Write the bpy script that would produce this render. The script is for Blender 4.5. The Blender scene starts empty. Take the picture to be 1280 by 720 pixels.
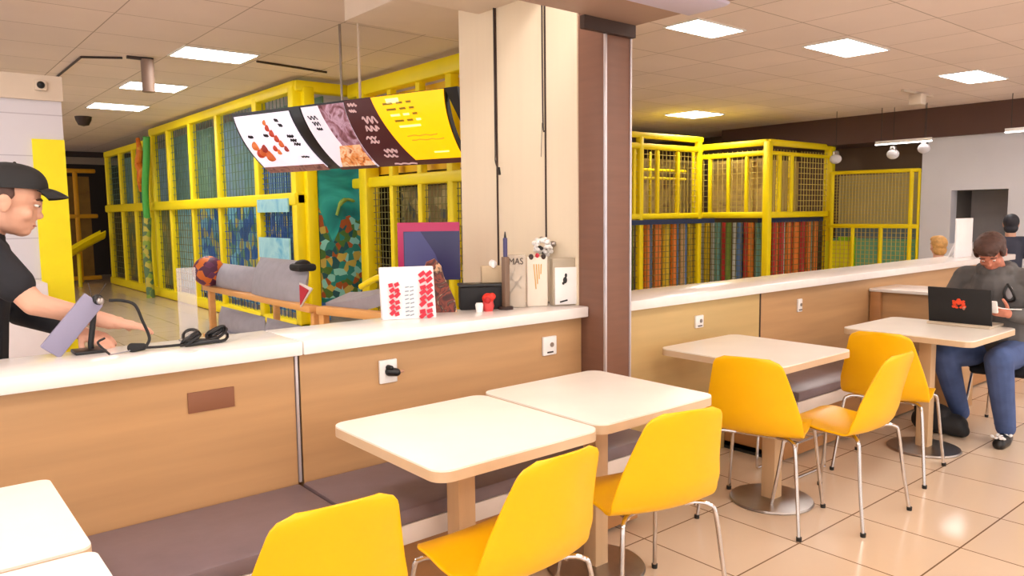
import bpy, bmesh, math, random
from mathutils import Vector, Matrix, Quaternion
random.seed(7)
S = bpy.context.scene
C = S.collection
PI = math.pi

# ------------------------------------------------------------------ camera
YAW, PITCH, ROLL, FPX, CAMH = math.radians(50.5), math.radians(5.6), math.radians(0.68), 952.0, 1.5
fw = Vector((math.cos(YAW)*math.cos(PITCH), math.sin(YAW)*math.cos(PITCH), -math.sin(PITCH)))
rt = fw.cross(Vector((0, 0, 1))).normalized(); up = rt.cross(fw)
rt2 = rt*math.cos(ROLL) - up*math.sin(ROLL); up2 = up*math.cos(ROLL) + rt*math.sin(ROLL)
cam = bpy.data.cameras.new('camera'); camo = bpy.data.objects.new('camera', cam); C.objects.link(camo)
m3 = Matrix((rt2, up2, -fw)).transposed()
camo.matrix_world = Matrix.Translation((0, 0, CAMH)) @ m3.to_4x4()
cam.sensor_width = 36; cam.lens = FPX/1280*36; cam.clip_start = .05; cam.clip_end = 100
S.camera = camo
def inview(p, mx=120):
    d = Vector(p)-Vector((0, 0, CAMH)); z = d.dot(fw)
    if z < .2: return False
    x = 640+FPX*d.dot(rt2)/z; y = 360-FPX*d.dot(up2)/z
    return -mx < x < 1280+mx and -mx < y < 720+mx

# ------------------------------------------------------------------ materials
def lin(h):
    h = h.lstrip('#'); c = [int(h[i:i+2], 16)/255 for i in (0, 2, 4)]
    return tuple((v/12.92 if v <= .04045 else ((v+.055)/1.055)**2.4) for v in c)+(1,)
MATS = {}
def mat(name, col, rough=.5, metal=0, emis=0, noise=0, nscale=8, stretch=(1, 1, 1), alpha=1, trans=0, bump=0, spec=None, coat=0):
    if name in MATS: return MATS[name]
    m = bpy.data.materials.new(name); m.use_nodes = True; MATS[name] = m
    nt = m.node_tree; b = nt.nodes['Principled BSDF']
    c = lin(col); b.inputs['Base Color'].default_value = c
    b.inputs['Roughness'].default_value = rough; b.inputs['Metallic'].default_value = metal
    if trans: b.inputs['Transmission Weight'].default_value = trans
    if alpha < 1: b.inputs['Alpha'].default_value = alpha
    if spec is not None: b.inputs['Specular IOR Level'].default_value = spec
    if coat: b.inputs['Coat Weight'].default_value = coat
    if emis:
        b.inputs['Emission Color'].default_value = c; b.inputs['Emission Strength'].default_value = emis
    # every material is procedural: a small noise variation of the base colour
    tc = nt.nodes.new('ShaderNodeTexCoord'); mp = nt.nodes.new('ShaderNodeMapping'); mp.inputs['Scale'].default_value = stretch
    nz = nt.nodes.new('ShaderNodeTexNoise'); nz.inputs['Scale'].default_value = nscale; nz.inputs['Detail'].default_value = 4
    nt.links.new(tc.outputs['Object'], mp.inputs['Vector']); nt.links.new(mp.outputs[0], nz.inputs['Vector'])
    rp = nt.nodes.new('ShaderNodeMapRange'); rp.inputs['From Min'].default_value = .3; rp.inputs['From Max'].default_value = .7
    rp.inputs['To Min'].default_value = 1-(noise or .03); rp.inputs['To Max'].default_value = 1+(noise or .03)
    nt.links.new(nz.outputs['Fac'], rp.inputs['Value'])
    mx = nt.nodes.new('ShaderNodeMix'); mx.data_type = 'RGBA'; mx.blend_type = 'MULTIPLY'; mx.inputs['Factor'].default_value = 1
    mx.inputs[6].default_value = c; nt.links.new(rp.outputs[0], mx.inputs[7]); nt.links.new(mx.outputs[2], b.inputs['Base Color'])
    if bump:
        bp = nt.nodes.new('ShaderNodeBump'); bp.inputs['Strength'].default_value = bump; bp.inputs['Distance'].default_value = .01
        nt.links.new(nz.outputs['Fac'], bp.inputs['Height']); nt.links.new(bp.outputs[0], b.inputs['Normal'])
    return m
def ramp_mat(name, cols, scale=5, rough=.5, emis=0, stretch=(1, 1, 1), kind='noise', detail=3):
    if name in MATS: return MATS[name]
    m = bpy.data.materials.new(name); m.use_nodes = True; MATS[name] = m; nt = m.node_tree; b = nt.nodes['Principled BSDF']
    b.inputs['Roughness'].default_value = rough
    tc = nt.nodes.new('ShaderNodeTexCoord'); mp = nt.nodes.new('ShaderNodeMapping'); mp.inputs['Scale'].default_value = stretch
    nt.links.new(tc.outputs['Object'], mp.inputs['Vector'])
    if kind == 'noise':
        t = nt.nodes.new('ShaderNodeTexNoise'); t.inputs['Detail'].default_value = detail; o = t.outputs['Fac']; t.inputs['Distortion'].default_value = 1.2
    else:
        t = nt.nodes.new('ShaderNodeTexVoronoi'); sp = nt.nodes.new('ShaderNodeSeparateColor'); nt.links.new(t.outputs['Color'], sp.inputs[0]); o = sp.outputs[0]
    t.inputs['Scale'].default_value = scale
    nt.links.new(mp.outputs[0], t.inputs['Vector'])
    r = nt.nodes.new('ShaderNodeValToRGB'); e = r.color_ramp.elements
    lo, hi = (.3, .7) if kind == 'noise' else (0, 1)
    while len(e) < len(cols): e.new(.5)
    for i, c in enumerate(cols):
        e[i].position = lo+(hi-lo)*i/max(1, len(cols)-1); e[i].color = lin(c)
    if kind != 'noise': r.color_ramp.interpolation = 'CONSTANT'
    nt.links.new(o, r.inputs[0]); nt.links.new(r.outputs[0], b.inputs['Base Color'])
    if emis:
        nt.links.new(r.outputs[0], b.inputs['Emission Color']); b.inputs['Emission Strength'].default_value = emis
    return m
def grid_mat(name, base, line, px, py, x0, y0, w, rough, noise=.05, nscale=2, axes=(0, 1), bump=.3, spec=.5, tilevar=.06, cloud=None):
    m = bpy.data.materials.new(name); m.use_nodes = True; MATS[name] = m; nt = m.node_tree; N = nt.nodes; L = nt.links
    b = N['Principled BSDF']; b.inputs['Roughness'].default_value = rough; b.inputs['Specular IOR Level'].default_value = spec
    g = N.new('ShaderNodeNewGeometry'); s = N.new('ShaderNodeSeparateXYZ'); L.new(g.outputs['Position'], s.inputs[0])
    def mth(op, a, bb=None):
        n = N.new('ShaderNodeMath'); n.operation = op
        for i, v in enumerate((a, bb)):
            if v is None: continue
            if hasattr(v, 'links') or hasattr(v, 'is_linked'): L.new(v, n.inputs[i])
            else: n.inputs[i].default_value = v
        return n.outputs[0]
    masks = []; cells = []
    for ax, p, o in ((axes[0], px, x0), (axes[1], py, y0)):
        if not p: continue
        t = mth('DIVIDE', mth('SUBTRACT', s.outputs[ax], o), p)
        fr = mth('FRACT', mth('ADD', t, 100.0)); cells.append(mth('FLOOR', mth('ADD', t, 100.0)))
        dd = mth('MINIMUM', fr, mth('SUBTRACT', 1.0, fr))
        masks.append(mth('LESS_THAN', mth('MULTIPLY', dd, p), w))
    mk = masks[0] if len(masks) == 1 else mth('MAXIMUM', masks[0], masks[1])
    wn = N.new('ShaderNodeTexWhiteNoise'); wn.noise_dimensions = '2D'; cb = N.new('ShaderNodeCombineXYZ')
    L.new(cells[0], cb.inputs[0])
    if len(cells) > 1: L.new(cells[1], cb.inputs[1])
    L.new(cb.outputs[0], wn.inputs['Vector'])
    nz = N.new('ShaderNodeTexNoise'); nz.inputs['Scale'].default_value = nscale; nz.inputs['Detail'].default_value = 6; L.new(g.outputs['Position'], nz.inputs['Vector'])
    k = mth('ADD', mth('MULTIPLY', mth('SUBTRACT', nz.outputs['Fac'], .5), noise*4), mth('ADD', 1-tilevar/2, mth('MULTIPLY', wn.outputs['Value'], tilevar)))
    mx = N.new('ShaderNodeMix'); mx.data_type = 'RGBA'; mx.blend_type = 'MULTIPLY'; mx.inputs['Factor'].default_value = 1
    mx.inputs[6].default_value = lin(base); L.new(k, mx.inputs[7])
    src = mx.outputs[2]
    m2 = N.new('ShaderNodeMix'); m2.data_type = 'RGBA'; L.new(mk, m2.inputs['Factor']); L.new(src, m2.inputs[6]); m2.inputs[7].default_value = lin(line)
    L.new(m2.outputs[2], b.inputs['Base Color'])
    bp = N.new('ShaderNodeBump'); bp.inputs['Strength'].default_value = bump; bp.inputs['Distance'].default_value = .004; bp.invert = True
    L.new(mk, bp.inputs['Height']); L.new(bp.outputs[0], b.inputs['Normal'])
    return m

M = dict(
 wood=mat('oak_panel', '#C0976A', .42, noise=.09, nscale=3, stretch=(.35, 1, 5)),
 woodp=mat('pale_oak_panel', '#CCAE76', .42, noise=.06, nscale=3, stretch=(.35, 1, 5)),
 woodd=mat('oak_base', '#B07C4C', .5, noise=.1, nscale=3, stretch=(.35, 1, 5)),
 edge=mat('table_edge', '#D4BA9A', .5, noise=.05, nscale=6),
 col=mat('table_column', '#CDAA82', .45, noise=.05, nscale=5, stretch=(6, 6, .6)),
 top=mat('table_laminate', '#F5F0E6', .28, noise=.03, nscale=5, stretch=(1, 1, 1)),
 work=mat('white_worktop', '#F4EEEA', .2, noise=.02, nscale=20),
 cush=mat('mauve_leatherette', '#76666C', .38, noise=.06, nscale=12, bump=.1),
 fascia=mat('white_fascia', '#E2D6CE', .4),
 yel=mat('chair_yellow', '#F9BC02', .33, noise=.02, nscale=3, spec=.4),
 chrome=mat('chrome', '#C9C2BE', .16, metal=1),
 steel=mat('brushed_steel', '#A8A29E', .32, metal=1, noise=.06, nscale=20),
 rub=mat('black_rubber', '#1A1918', .6),
 pilbr=mat('brown_laminate', '#7D5746', .45, noise=.06, nscale=3, stretch=(1, 1, 12)),
 pilcr=mat('cream_laminate', '#E9DAC0', .5, noise=.015, nscale=3, stretch=(1, 8, .3)),
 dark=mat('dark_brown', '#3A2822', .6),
 alu=mat('aluminium_trim', '#CFCAD0', .35, metal=.6),
 pyel=mat('foam_yellow', '#FFE600', .45, noise=.03, nscale=3),
 net=mat('net_cord', '#5E7A66', .7), nety=mat('net_cord_sand', '#D8C060', .7), netb=mat('net_cord_blue', '#2E5A9C', .7), neto=mat('net_cord_olive', '#75703E', .7),
 white=mat('white_plastic', '#F2F0EE', .35), black=mat('black_plastic', '#111114', .35), blackm=mat('black_matte', '#17171A', .7),
 red=mat('red_print', '#C8243C', .5), paper=mat('white_paper', '#F6F2F4', .6),
 lamp=mat('lamp_diffuser', '#FFF8F2', .5, emis=14), lamp2=mat('lamp_diffuser_bright', '#FFFAF6', .5, emis=22),
 soff=mat('beige_plaster', '#DCCCBA', .7, noise=.03, nscale=3), lilac=mat('lilac_panel', '#C9C2DA', .5), bulk=mat('brown_bulkhead', '#5C4038', .6, noise=.05, nscale=2),
 grey=mat('grey_wall', '#D8D8E0', .6, noise=.03, nscale=1.5),
 orange_wood=mat('orange_wood', '#EDB068', .45, noise=.08, nscale=4, stretch=(1, .3, 4)),
 gcush=mat('grey_fabric', '#A9A8B4', .8, noise=.06, nscale=14, bump=.15), wire=mat('dark_wire', '#3A2E2A', .5),
)

# ------------------------------------------------------------------ mesh builders
def smooth_all(me, ang=35):
    for p in me.polygons: p.use_smooth = True
    try: me.set_sharp_from_angle(angle=math.radians(ang))
    except Exception: pass
class MB:
    def __init__(s): s.bm = bmesh.new(); s.mats = []
    def mi(s, m):
        if m is None: return 0
        if m not in s.mats: s.mats.append(m)
        return s.mats.index(m)
    def box(s, x0, x1, y0, y1, z0, z1, m=None, bev=0, rot=None, at=None):
        r = bmesh.ops.create_cube(s.bm, size=1)
        vs = r['verts']; c = Vector(((x0+x1)/2, (y0+y1)/2, (z0+z1)/2)); d = (abs(x1-x0), abs(y1-y0), abs(z1-z0))
        for v in vs: v.co = Vector((v.co.x*d[0], v.co.y*d[1], v.co.z*d[2]))
        fs = set(f for v in vs for f in v.link_faces)
        if bev:
            es = list(set(e for v in vs for e in v.link_edges))
            r2 = bmesh.ops.bevel(s.bm, geom=es, offset=min(bev, min(d)*.49), segments=2, affect='EDGES', profile=.5)
            vs = list(set(r2['verts']) | set(v for v in vs if v.is_valid)); fs = set(f for v in vs for f in v.link_faces)
        for v in vs:
            if rot is not None: v.co = rot @ v.co
            v.co += c
        k = s.mi(m)
        for f in fs: f.material_index = k
        return s
    def bar(s, a, b, w, h=None, m=None, roll=0, bev=0):
        a = Vector(a); b = Vector(b); d = b-a; h = h or w
        q = d.to_track_quat('Z', 'Y').to_matrix() @ Matrix.Rotation(roll, 3, 'Z'); c = (a+b)/2
        return s.box(c.x-w/2, c.x+w/2, c.y-h/2, c.y+h/2, c.z-d.length/2, c.z+d.length/2, m, bev, rot=q)
    def tube(s, pts, r, m=None, n=8, cap=True):
        pts = [Vector(p) for p in pts]; rs = r if isinstance(r, (list, tuple)) else [r]*len(pts)
        k = s.mi(m); rings = []; u = None
        for i, p in enumerate(pts):
            t = (pts[min(i+1, len(pts)-1)]-pts[max(i-1, 0)]).normalized()
            if u is None: u = t.orthogonal().normalized()
            else: u = (u-t*u.dot(t)).normalized()
            v = t.cross(u)
            rings.append([s.bm.verts.new(p+(u*math.cos(2*PI*j/n)+v*math.sin(2*PI*j/n))*rs[i]) for j in range(n)])
        for a, b in zip(rings, rings[1:]):
            for j in range(n):
                f = s.bm.faces.new((a[j], a[(j+1) % n], b[(j+1) % n], b[j])); f.material_index = k
        if cap:
            f = s.bm.faces.new(list(reversed(rings[0]))); f.material_index = k
            f = s.bm.faces.new(rings[-1]); f.material_index = k
        return s
    def lathe(s, prof, m=None, n=32, c=(0, 0, 0), mats=None):
        k = s.mi(m); c = Vector(c); rings = []
        for r, z in prof:
            if r < 1e-5: rings.append([s.bm.verts.new(c+Vector((0, 0, z)))])
            else: rings.append([s.bm.verts.new(c+Vector((r*math.cos(2*PI*j/n), r*math.sin(2*PI*j/n), z))) for j in range(n)])
        for a, b in zip(rings, rings[1:]):
            for j in range(n):
                if len(a) == 1 and len(b) == 1: continue
                if len(a) == 1: f = s.bm.faces.new((a[0], b[(j+1) % n], b[j]))
                elif len(b) == 1: f = s.bm.faces.new((a[j], a[(j+1) % n], b[0]))
                else: f = s.bm.faces.new((a[j], a[(j+1) % n], b[(j+1) % n], b[j]))
                f.material_index = k
        bmesh.ops.recalc_face_normals(s.bm, faces=s.bm.faces)
        return s
    def ball(s, c, r, m=None, sc=(1, 1, 1), rot=None, n=16):
        rr = bmesh.ops.create_uvsphere(s.bm, u_segments=n, v_segments=max(6, n//2+2), radius=r); k = s.mi(m)
        for v in rr['verts']:
            v.co = Vector((v.co.x*sc[0], v.co.y*sc[1], v.co.z*sc[2]))
            if rot is not None: v.co = rot @ v.co
            v.co += Vector(c)
        for f in set(f for v in rr['verts'] for f in v.link_faces): f.material_index = k
        return s
    def caps(s, a, ra, b, rb, m=None, n=14):
        a = Vector(a); b = Vector(b); d = b-a; L = d.length; q = d.to_track_quat('Z', 'Y').to_matrix() if L > 1e-6 else Matrix.Identity(3)
        pr = [(0, -ra)]+[(ra*math.cos(t), ra*math.sin(t)) for t in (-1.1, -.6, -.2)]+[(ra, 0)]
        pr += [(rb, L)]+[(rb*math.cos(t), L+rb*math.sin(t)) for t in (.2, .6, 1.1)]+[(0, L+rb)]
        s0 = len(s.bm.verts); s.bm.verts.ensure_lookup_table(); old = set(s.bm.verts)
        s.lathe(pr, m, n)
        for v in s.bm.verts:
            if v not in old: v.co = q @ v.co + a
        return s
    def poly(s, pts, m=None, ext=None):
        k = s.mi(m); vs = [s.bm.verts.new(Vector(p)) for p in pts]; f = s.bm.faces.new(vs); f.material_index = k
        if ext is not None:
            e = Vector(ext); v2 = [s.bm.verts.new(v.co+e) for v in vs]
            g = s.bm.faces.new(list(reversed(v2))); g.material_index = k; n = len(vs)
            for i in range(n):
                h = s.bm.faces.new((vs[(i+1) % n], vs[i], v2[i], v2[(i+1) % n])); h.material_index = k
            bmesh.ops.recalc_face_normals(s.bm, faces=s.bm.faces)
        return s
    def grid(s, fn, nu, nv, m=None):
        k = s.mi(m) if not callable(m) or isinstance(m, bpy.types.Material) else 0
        V = [[s.bm.verts.new(Vector(fn(i/nu, j/nv))) for i in range(nu+1)] for j in range(nv+1)]
        for j in range(nv):
            for i in range(nu):
                f = s.bm.faces.new((V[j][i], V[j][i+1], V[j+1][i+1], V[j+1][i])); f.material_index = k
        return s
    def build(s, name, m=None, parent=None, smooth=True, mods=None, label=None, ang=35):
        if m is not None and not s.mats: s.mats = [m]
        me = bpy.data.meshes.new(name); s.bm.to_mesh(me); s.bm.free()
        for x in s.mats: me.materials.append(x)
        o = bpy.data.objects.new(name, me); C.objects.link(o)
        if mods:
            for t, kw in mods:
                md = o.modifiers.new(t, t)
                for a, v in kw.items(): setattr(md, a, v)
            dg = bpy.context.evaluated_depsgraph_get(); dg.update()
            me2 = bpy.data.meshes.new_from_object(o.evaluated_get(dg)); o.modifiers.clear(); o.data = me2; me = me2
        if smooth: smooth_all(me, ang)
        if parent is not None: o.parent = parent
        if label: o['label'] = label
        return o
def tag(o, label, cat, group=None):
    o['label'] = label; o['category'] = cat
    if group: o['group'] = group
    return o
def thing(name, label, cat, loc=(0, 0, 0), rz=0, group=None):
    o = bpy.data.objects.new(name, None); C.objects.link(o); o.location = loc; o.rotation_euler = (0, 0, rz); o.empty_display_size = .1
    return tag(o, label, cat, group)
def struct(o): o['kind'] = 'structure'; return o
def dup(root, loc, rz, label, group=None):
    r = root.copy(); C.objects.link(r); r.location = loc; r.rotation_euler = (0, 0, rz); r['label'] = label
    if group: r['group'] = group
    for ch in list(root.children):
        c = ch.copy(); C.objects.link(c); c.parent = r
        for g in list(ch.children):
            d = g.copy(); C.objects.link(d); d.parent = c
    return r
def spline(pts, n=6):
    P = [Vector(p) for p in pts]; P = [P[0]*2-P[1]]+P+[P[-1]*2-P[-2]]; out = []
    for i in range(1, len(P)-2):
        for k in range(n):
            t = k/n; a, b, c, d = P[i-1:i+3]
            out.append(.5*((2*b)+(c-a)*t+(2*a-5*b+4*c-d)*t*t+(3*b-a-3*c+d)*t**3))
    out.append(P[-2]); return out
def rrect(x0, x1, y0, y1, r, z, n=6):
    out = []
    for cx, cy, a0 in ((x1-r, y1-r, 0), (x0+r, y1-r, 90), (x0+r, y0+r, 180), (x1-r, y0+r, 270)):
        for i in range(n+1):
            a = math.radians(a0+90*i/n); out.append((cx+r*math.cos(a), cy+r*math.sin(a), z))
    return out
def text_mesh(name, txt, size, m, parent, mtx, ext=.001, bold=0):
    cu = bpy.data.curves.new(name, 'FONT'); cu.body = txt; cu.size = size; cu.extrude = ext; cu.offset = bold; cu.align_x = 'CENTER'; cu.align_y = 'CENTER'
    o = bpy.data.objects.new(name, cu); C.objects.link(o)
    dg = bpy.context.evaluated_depsgraph_get(); dg.update()
    me = bpy.data.meshes.new_from_object(o.evaluated_get(dg)); C.objects.unlink(o); bpy.data.objects.remove(o)
    me.transform(mtx); me.materials.clear(); me.materials.append(m)
    q = bpy.data.objects.new(name, me); C.objects.link(q); q.parent = parent
    return q

# ------------------------------------------------------------------ room shell
HC = 3.2
GX, GY, GP = 1.63, 7.13, .83
mfloor = grid_mat('floor_tiles', '#D9C4AC', '#7A604A', .49, .49, 3.10, 1.74, .0035, .17, noise=.035, nscale=1.2, spec=.5, tilevar=.05)
mceil = grid_mat('ceiling_tiles', '#F2E2DA', '#B8A598', GP, GP, GX, GY, .005, .8, noise=.05, nscale=.8, spec=.1, tilevar=.06)
struct(MB().box(-6, 15, -6, 23, -.1, 0).build('floor', mfloor, smooth=False))
struct(MB().box(-6, 15, -6, 23, HC, HC+.1).build('ceiling', mceil, smooth=False))
# far right: bulkhead and grey wall with a recess
struct(MB().box(13.9, 14.9, -6, 9.8, 2.7, HC).build('trim_1', M['bulk'], smooth=False))
w = MB(); X0, X1 = 14.0, 14.25
w.box(X0, X1, 5.27, 5.76, 0, 2.7); w.box(X0, X1, -6, 4.42, 0, 2.7); w.box(X0, X1, 4.42, 5.27, 1.80, 2.7); w.box(X0, X1, 4.42, 5.27, 0, .9)
struct(w.build('wall_right', M['grey'], smooth=False))
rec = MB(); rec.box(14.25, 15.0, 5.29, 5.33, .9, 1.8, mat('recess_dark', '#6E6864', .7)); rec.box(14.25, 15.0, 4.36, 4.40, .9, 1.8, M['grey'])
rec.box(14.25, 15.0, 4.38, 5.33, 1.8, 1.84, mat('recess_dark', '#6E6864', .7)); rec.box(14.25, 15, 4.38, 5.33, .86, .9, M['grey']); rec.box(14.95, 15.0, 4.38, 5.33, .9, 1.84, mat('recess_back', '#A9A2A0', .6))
struct(rec.build('trim_2', smooth=False))
# far back wall; the opening's darkness is a solid dark-coloured slab
fb = MB(); mb_ = mat('beige_wall', '#A8937F', .7, noise=.05, nscale=1.5)
fb.box(-6, 3.05, 22.5, 22.8, 0, HC, mb_); fb.box(3.05, 3.25, 22.4, 22.8, 0, HC, M['grey']); fb.box(3.25, 15, 22.5, 22.8, 2.9, HC, mb_); fb.box(3.25, 15, 22.6, 22.8, 0, 2.9, mat('doorway_shade', '#2C211B', .7))
fb.box(-6, 15, 22.2, 22.5, HC-.12, HC, M['dark'])
struct(fb.build('wall_back', smooth=False))
struct(MB().box(15.0, 15.2, 5.76, 22.8, 0, HC, mat('brown_play_wall', '#7A6250', .7, noise=.1, nscale=.6)).build('wall_play', smooth=False))
# white clad wall behind the attendant with yellow stripe
wl = MB(); mw = grid_mat('white_cladding', '#DAD8E2', '#BDB9C6', 0.32, 0, 0.07, 0, .004, .6, noise=.02, nscale=1.5, axes=(2, 0), tilevar=.03, spec=.3)
wl.box(-6, 1.17, 7.0, 7.25, 0, 2.42, mw)
ws = struct(wl.build('wall_left', smooth=False))
MB().box(-6, 1.18, 6.97, 7.27, 2.42, 2.61, M['soff']).build('header', None, ws, smooth=False)
MB().box(.95, 1.17, 6.975, 7.0, 0, 2.12, mat('yellow_stripe', '#FFF000', .5)).build('yellow_stripe', None, ws, smooth=False)
# outlet-like dark box on header
t = thing('security_camera', 'small dark security camera at the end of the beige header above the white wall', 'camera', (1.03, 6.97, 2.53))
MB().box(-.04, .04, -.03, -.002, -.04, .04, M['soff'], .005).build('housing', None, t)
MB().ball((0, -.03, 0), .028, M['black']).build('lens', None, t)

# soffits near the column
def soffit(nm, *b, m=None): return struct(MB().box(*b, m or M['soff'], .01).build(nm))
soffit('trim_3', 2.62, 3.9, 3.68, 5.0, 2.86, HC)
soffit('trim_4', 2.2, 3.4, 3.05, 3.66, 2.66, HC)
s_ = soffit('trim_5', 1.9, 2.97, 1.75, 2.615, 2.42, 2.62, m=mat('taupe_plaster', '#A88C7C', .6))
MB().box(2.3, 2.98, 2.05, 2.30, 2.40, 2.60, M['lilac'], .03).build('lilac_nosing', None, s_)
MB().box(2.60, 2.96, 2.600, 2.63, 2.36, 2.42, M['dark']).build('painted_shadow', None, s_)  # solid dark strip painting the shadow line under the slab

# ------------------------------------------------------------------ column
pil = struct(MB().box(2.78, 2.95, 2.82, 3.85, 0, 2.9, M['pilcr']).build('wall_pillar', smooth=False))
MB().box(2.775, 2.955, 2.63, 2.82, 0, 2.66, M['pilbr'], .002).build('brown_cladding', None, pil)
for (x, y) in ((2.774, 2.629), (2.955, 2.629)):
    MB().box(x-.006, x+.006, y-.006, y+.010, 0, 2.40, M['alu'], .002).build('corner_trim', None, pil)
MB().box(2.772, 2.78, 3.485, 3.493, .9, 2.9, M['dark']).build('panel_joint', None, pil)
MB().box(2.772, 2.78, 3.068, 3.074, .9, 2.9, M['dark']).build('panel_joint', None, pil)
MB().box(2.765, 2.78, 2.818, 2.835, 1.02, 2.66, M['pilcr']).build('panel_edge', None, pil)
t = tag(MB().tube(spline([(2.765, 3.49, 2.66), (2.765, 3.49, 2.2), (2.764, 3.49, 1.86), (2.74, 3.46, 1.80), (2.73, 3.42, 1.74)]), .004, M['wire']).tube([(2.735, 3.425, 1.76), (2.73, 3.41, 1.72)], .008, M['black']).build('hanging_cable'), 'dark cable hanging down the cream column face, the lower-reaching of two', 'cable')
t = tag(MB().tube(spline([(2.765, 3.08, 2.66), (2.765, 3.08, 2.3), (2.765, 3.078, 1.98), (2.755, 3.06, 1.93)]), .004, M['wire']).tube([(2.765, 3.085, 1.98), (2.76, 3.09, 1.8)], .0015, M['wire']).build('hanging_cable'), 'dark cable on the cream column nearer its brown edge, ending higher up', 'cable')

# ------------------------------------------------------------------ counter half-wall
def halfwall(nm, segs, xa, xb, end=None):
    base = struct(MB().box(xa, xb, 2.83, 3.05, 0, .9645, M['woodd']).build(nm, smooth=False))
    for a, b, m in segs:
        MB().box(a+.003, b-.003, 2.80, 2.83, 0, .9645, m, .001).build('panel', None, base, smooth=False)
    return base
hw = halfwall('wall_front', [(-3, 1.205, M['wood']), (1.222, 2.775, M['wood'])], -3, 2.775)
MB().box(1.204, 1.214, 2.792, 2.83, .452, .964, M['alu']).build('joint_trim', None, hw); MB().box(1.214, 1.222, 2.801, 2.83, .452, .964, M['dark']).build('joint_gap', None, hw)
hw2 = halfwall('wall_front_right', [(2.96, 4.42, M['woodp']), (4.42, 9.0, M['wood'])], 2.96, 9.0)
hw2.name = 'wall_side'
MB().box(4.414, 4.426, 2.796, 2.80, .452, .964, M['dark']).build('joint_gap', None, hw2)
def worktop(x0, x1, label):
    o = MB().box(x0, x1, 2.745, 3.13, .965, 1.02, M['work'], .006).build('worktop'); return tag(o, label, 'worktop')
worktop(-3, 1.218, 'white worktop on the half wall under the tablet and black cables')
worktop(1.221, 2.772, 'white worktop section carrying the paper bag and card holders, ending at the brown column')
worktop(2.96, 9.0, 'long white worktop on the half wall right of the brown column')
# fittings on the panels
def plate(x, z, w, h, label, kind=0):
    t = thing('wall_socket', label, 'socket', (x, 2.80, z))
    MB().box(-w/2, w/2, -.014, 0, -h/2, h/2, M['white'], .004).build('faceplate', None, t)
    if kind == 1:
        pb = MB().caps((0, -.02, 0), .02, (.02, -.045, -.002), .017, M['black']).caps((-.005, -.02, .018), .012, (.0, -.035, .018), .010, M['black']).build('plug', None, t)
        MB().tube([(.02, -.05, 0), (.05, -.05, .0)], .006, mat('brown_tip', '#B98A70', .5)).build('cord_stub', None, pb)
    else:
        MB().lathe([(0, 0), (.012, 0), (.012, .003), (.0, .003)], M['steel'], 16).build('socket_ring', None, t).matrix_local = Matrix.Translation((w*.12, -.015, h*.05)) @ Matrix.Rotation(PI/2, 4, 'X')
        MB().box(-.02, .02, -.016, -.014, -h*.38, -h*.30, M['wire']).build('slot', None, t)
    return t
plate(1.615, .84, .085, .1, 'white socket with black plug in it, on the wall above the front dining table', 1)
plate(2.54, .838, .09, .095, 'white socket on the wood panel just left of the brown column')
plate(3.76, .838, .075, .075, 'small square white socket on the pale panel right of the column')
plate(4.90, .838, .055, .09, 'narrow upright white socket on the wood panel farther right')
tag(MB().box(.80, .965, 2.794, 2.80, .80, .875, mat('brown_plate', '#8A5A40', .6), .001).build('blank_plate'), 'brown rectangular blanking plate on the left wood panel below the tablet cables', 'plate')

# ------------------------------------------------------------------ bench seats
def bench(x0, x1, label, front=2.28):
    t = thing('bench_seat', label, 'bench', ((x0+x1)/2, 2.54, 0), 0, 'built-in bench seats along the half wall'); a = (x1-x0)/2
    f = front-2.54
    MB().box(-a+.02, a-.02, f+.10, .255, .02, .33, M['woodd']).build('base', None, t)
    MB().box(-a+.02, a-.02, f+.14, .255, 0, .05, M['rub']).build('toe_kick', None, t)
    MB().box(-a, a, f+.005, .255, .315, .39, M['fascia'], .006).build('front_rail', None, t)
    MB().box(-a, a, f, .258, .39, .45, M['cush'], .015).build('seat_cushion', None, t)
bench(-2.6, -.42, 'mauve bench seat at the far left end of the half wall')
bench(-.415, 1.205, 'mauve bench seat under the brown plate, left of the metal joint')
bench(1.215, 2.755, 'mauve bench seat behind the two front tables, right of the metal joint')
bench(4.02, 5.90, 'mauve bench seat behind the table right of the column')
bench(6.42, 8.2, 'bench seat beyond the low wooden divider, glimpsed under the seated person')

# low divider
dv = thing('low_divider', 'low wooden divider with white top behind the laptop table', 'divider', (6.15, 2.45, 0))
MB().box(-.18, .18, -.28, .34, 0, .86, M['wood'], .003).build('body', None, dv)
MB().box(-.23, .23, -.34, .345, .86, .885, M['work'], .005).build('top', None, dv)
MB().box(-.22, -.18, .26, .34, 0, .86, M['woodd'], .002).build('end_panel', None, dv)

# ------------------------------------------------------------------ tables
def make_table(x0, x1, y0, y1, cx, cy, label, r=.055):
    mx, my = (x0+x1)/2, (y0+y1)/2
    t = thing('dining_table', label, 'table', (mx, my, 0), 0, 'square cafe tables')
    a, b = (x1-x0)/2, (y1-y0)/2
    e = MB(); e.poly(rrect(-a, a, -b, b, r, .712), M['edge'], (0, 0, .032)); eo = e.build('tabletop', None, t, ang=30)
    l = MB(); l.poly(rrect(-a+.001, a-.001, -b+.001, b-.001, r, .744), M['top'], (0, 0, .006)); l.build('laminate_surface', None, eo, ang=30)
    ux, uy = cx-mx, cy-my
    MB().box(ux-.12, ux+.12, uy-.12, uy+.12, .704, .712, M['steel'], .002).build('mounting_plate', None, t)
    MB().box(ux-.037, ux+.037, uy-.037, uy+.037, .02, .704, M['col'], .003).build('column', None, t)
    MB().lathe([(0, 0), (.205, 0), (.21, .006), (.205, .014), (.06, .022), (0, .022)], M['steel'], 48, (ux, uy, 0)).build('base_disc', None, t)
    return t
make_table(1.20, 1.885, 1.80, 2.50, 1.54, 2.17, 'square cream table nearest the camera at centre, in front of the plugged socket')
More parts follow.
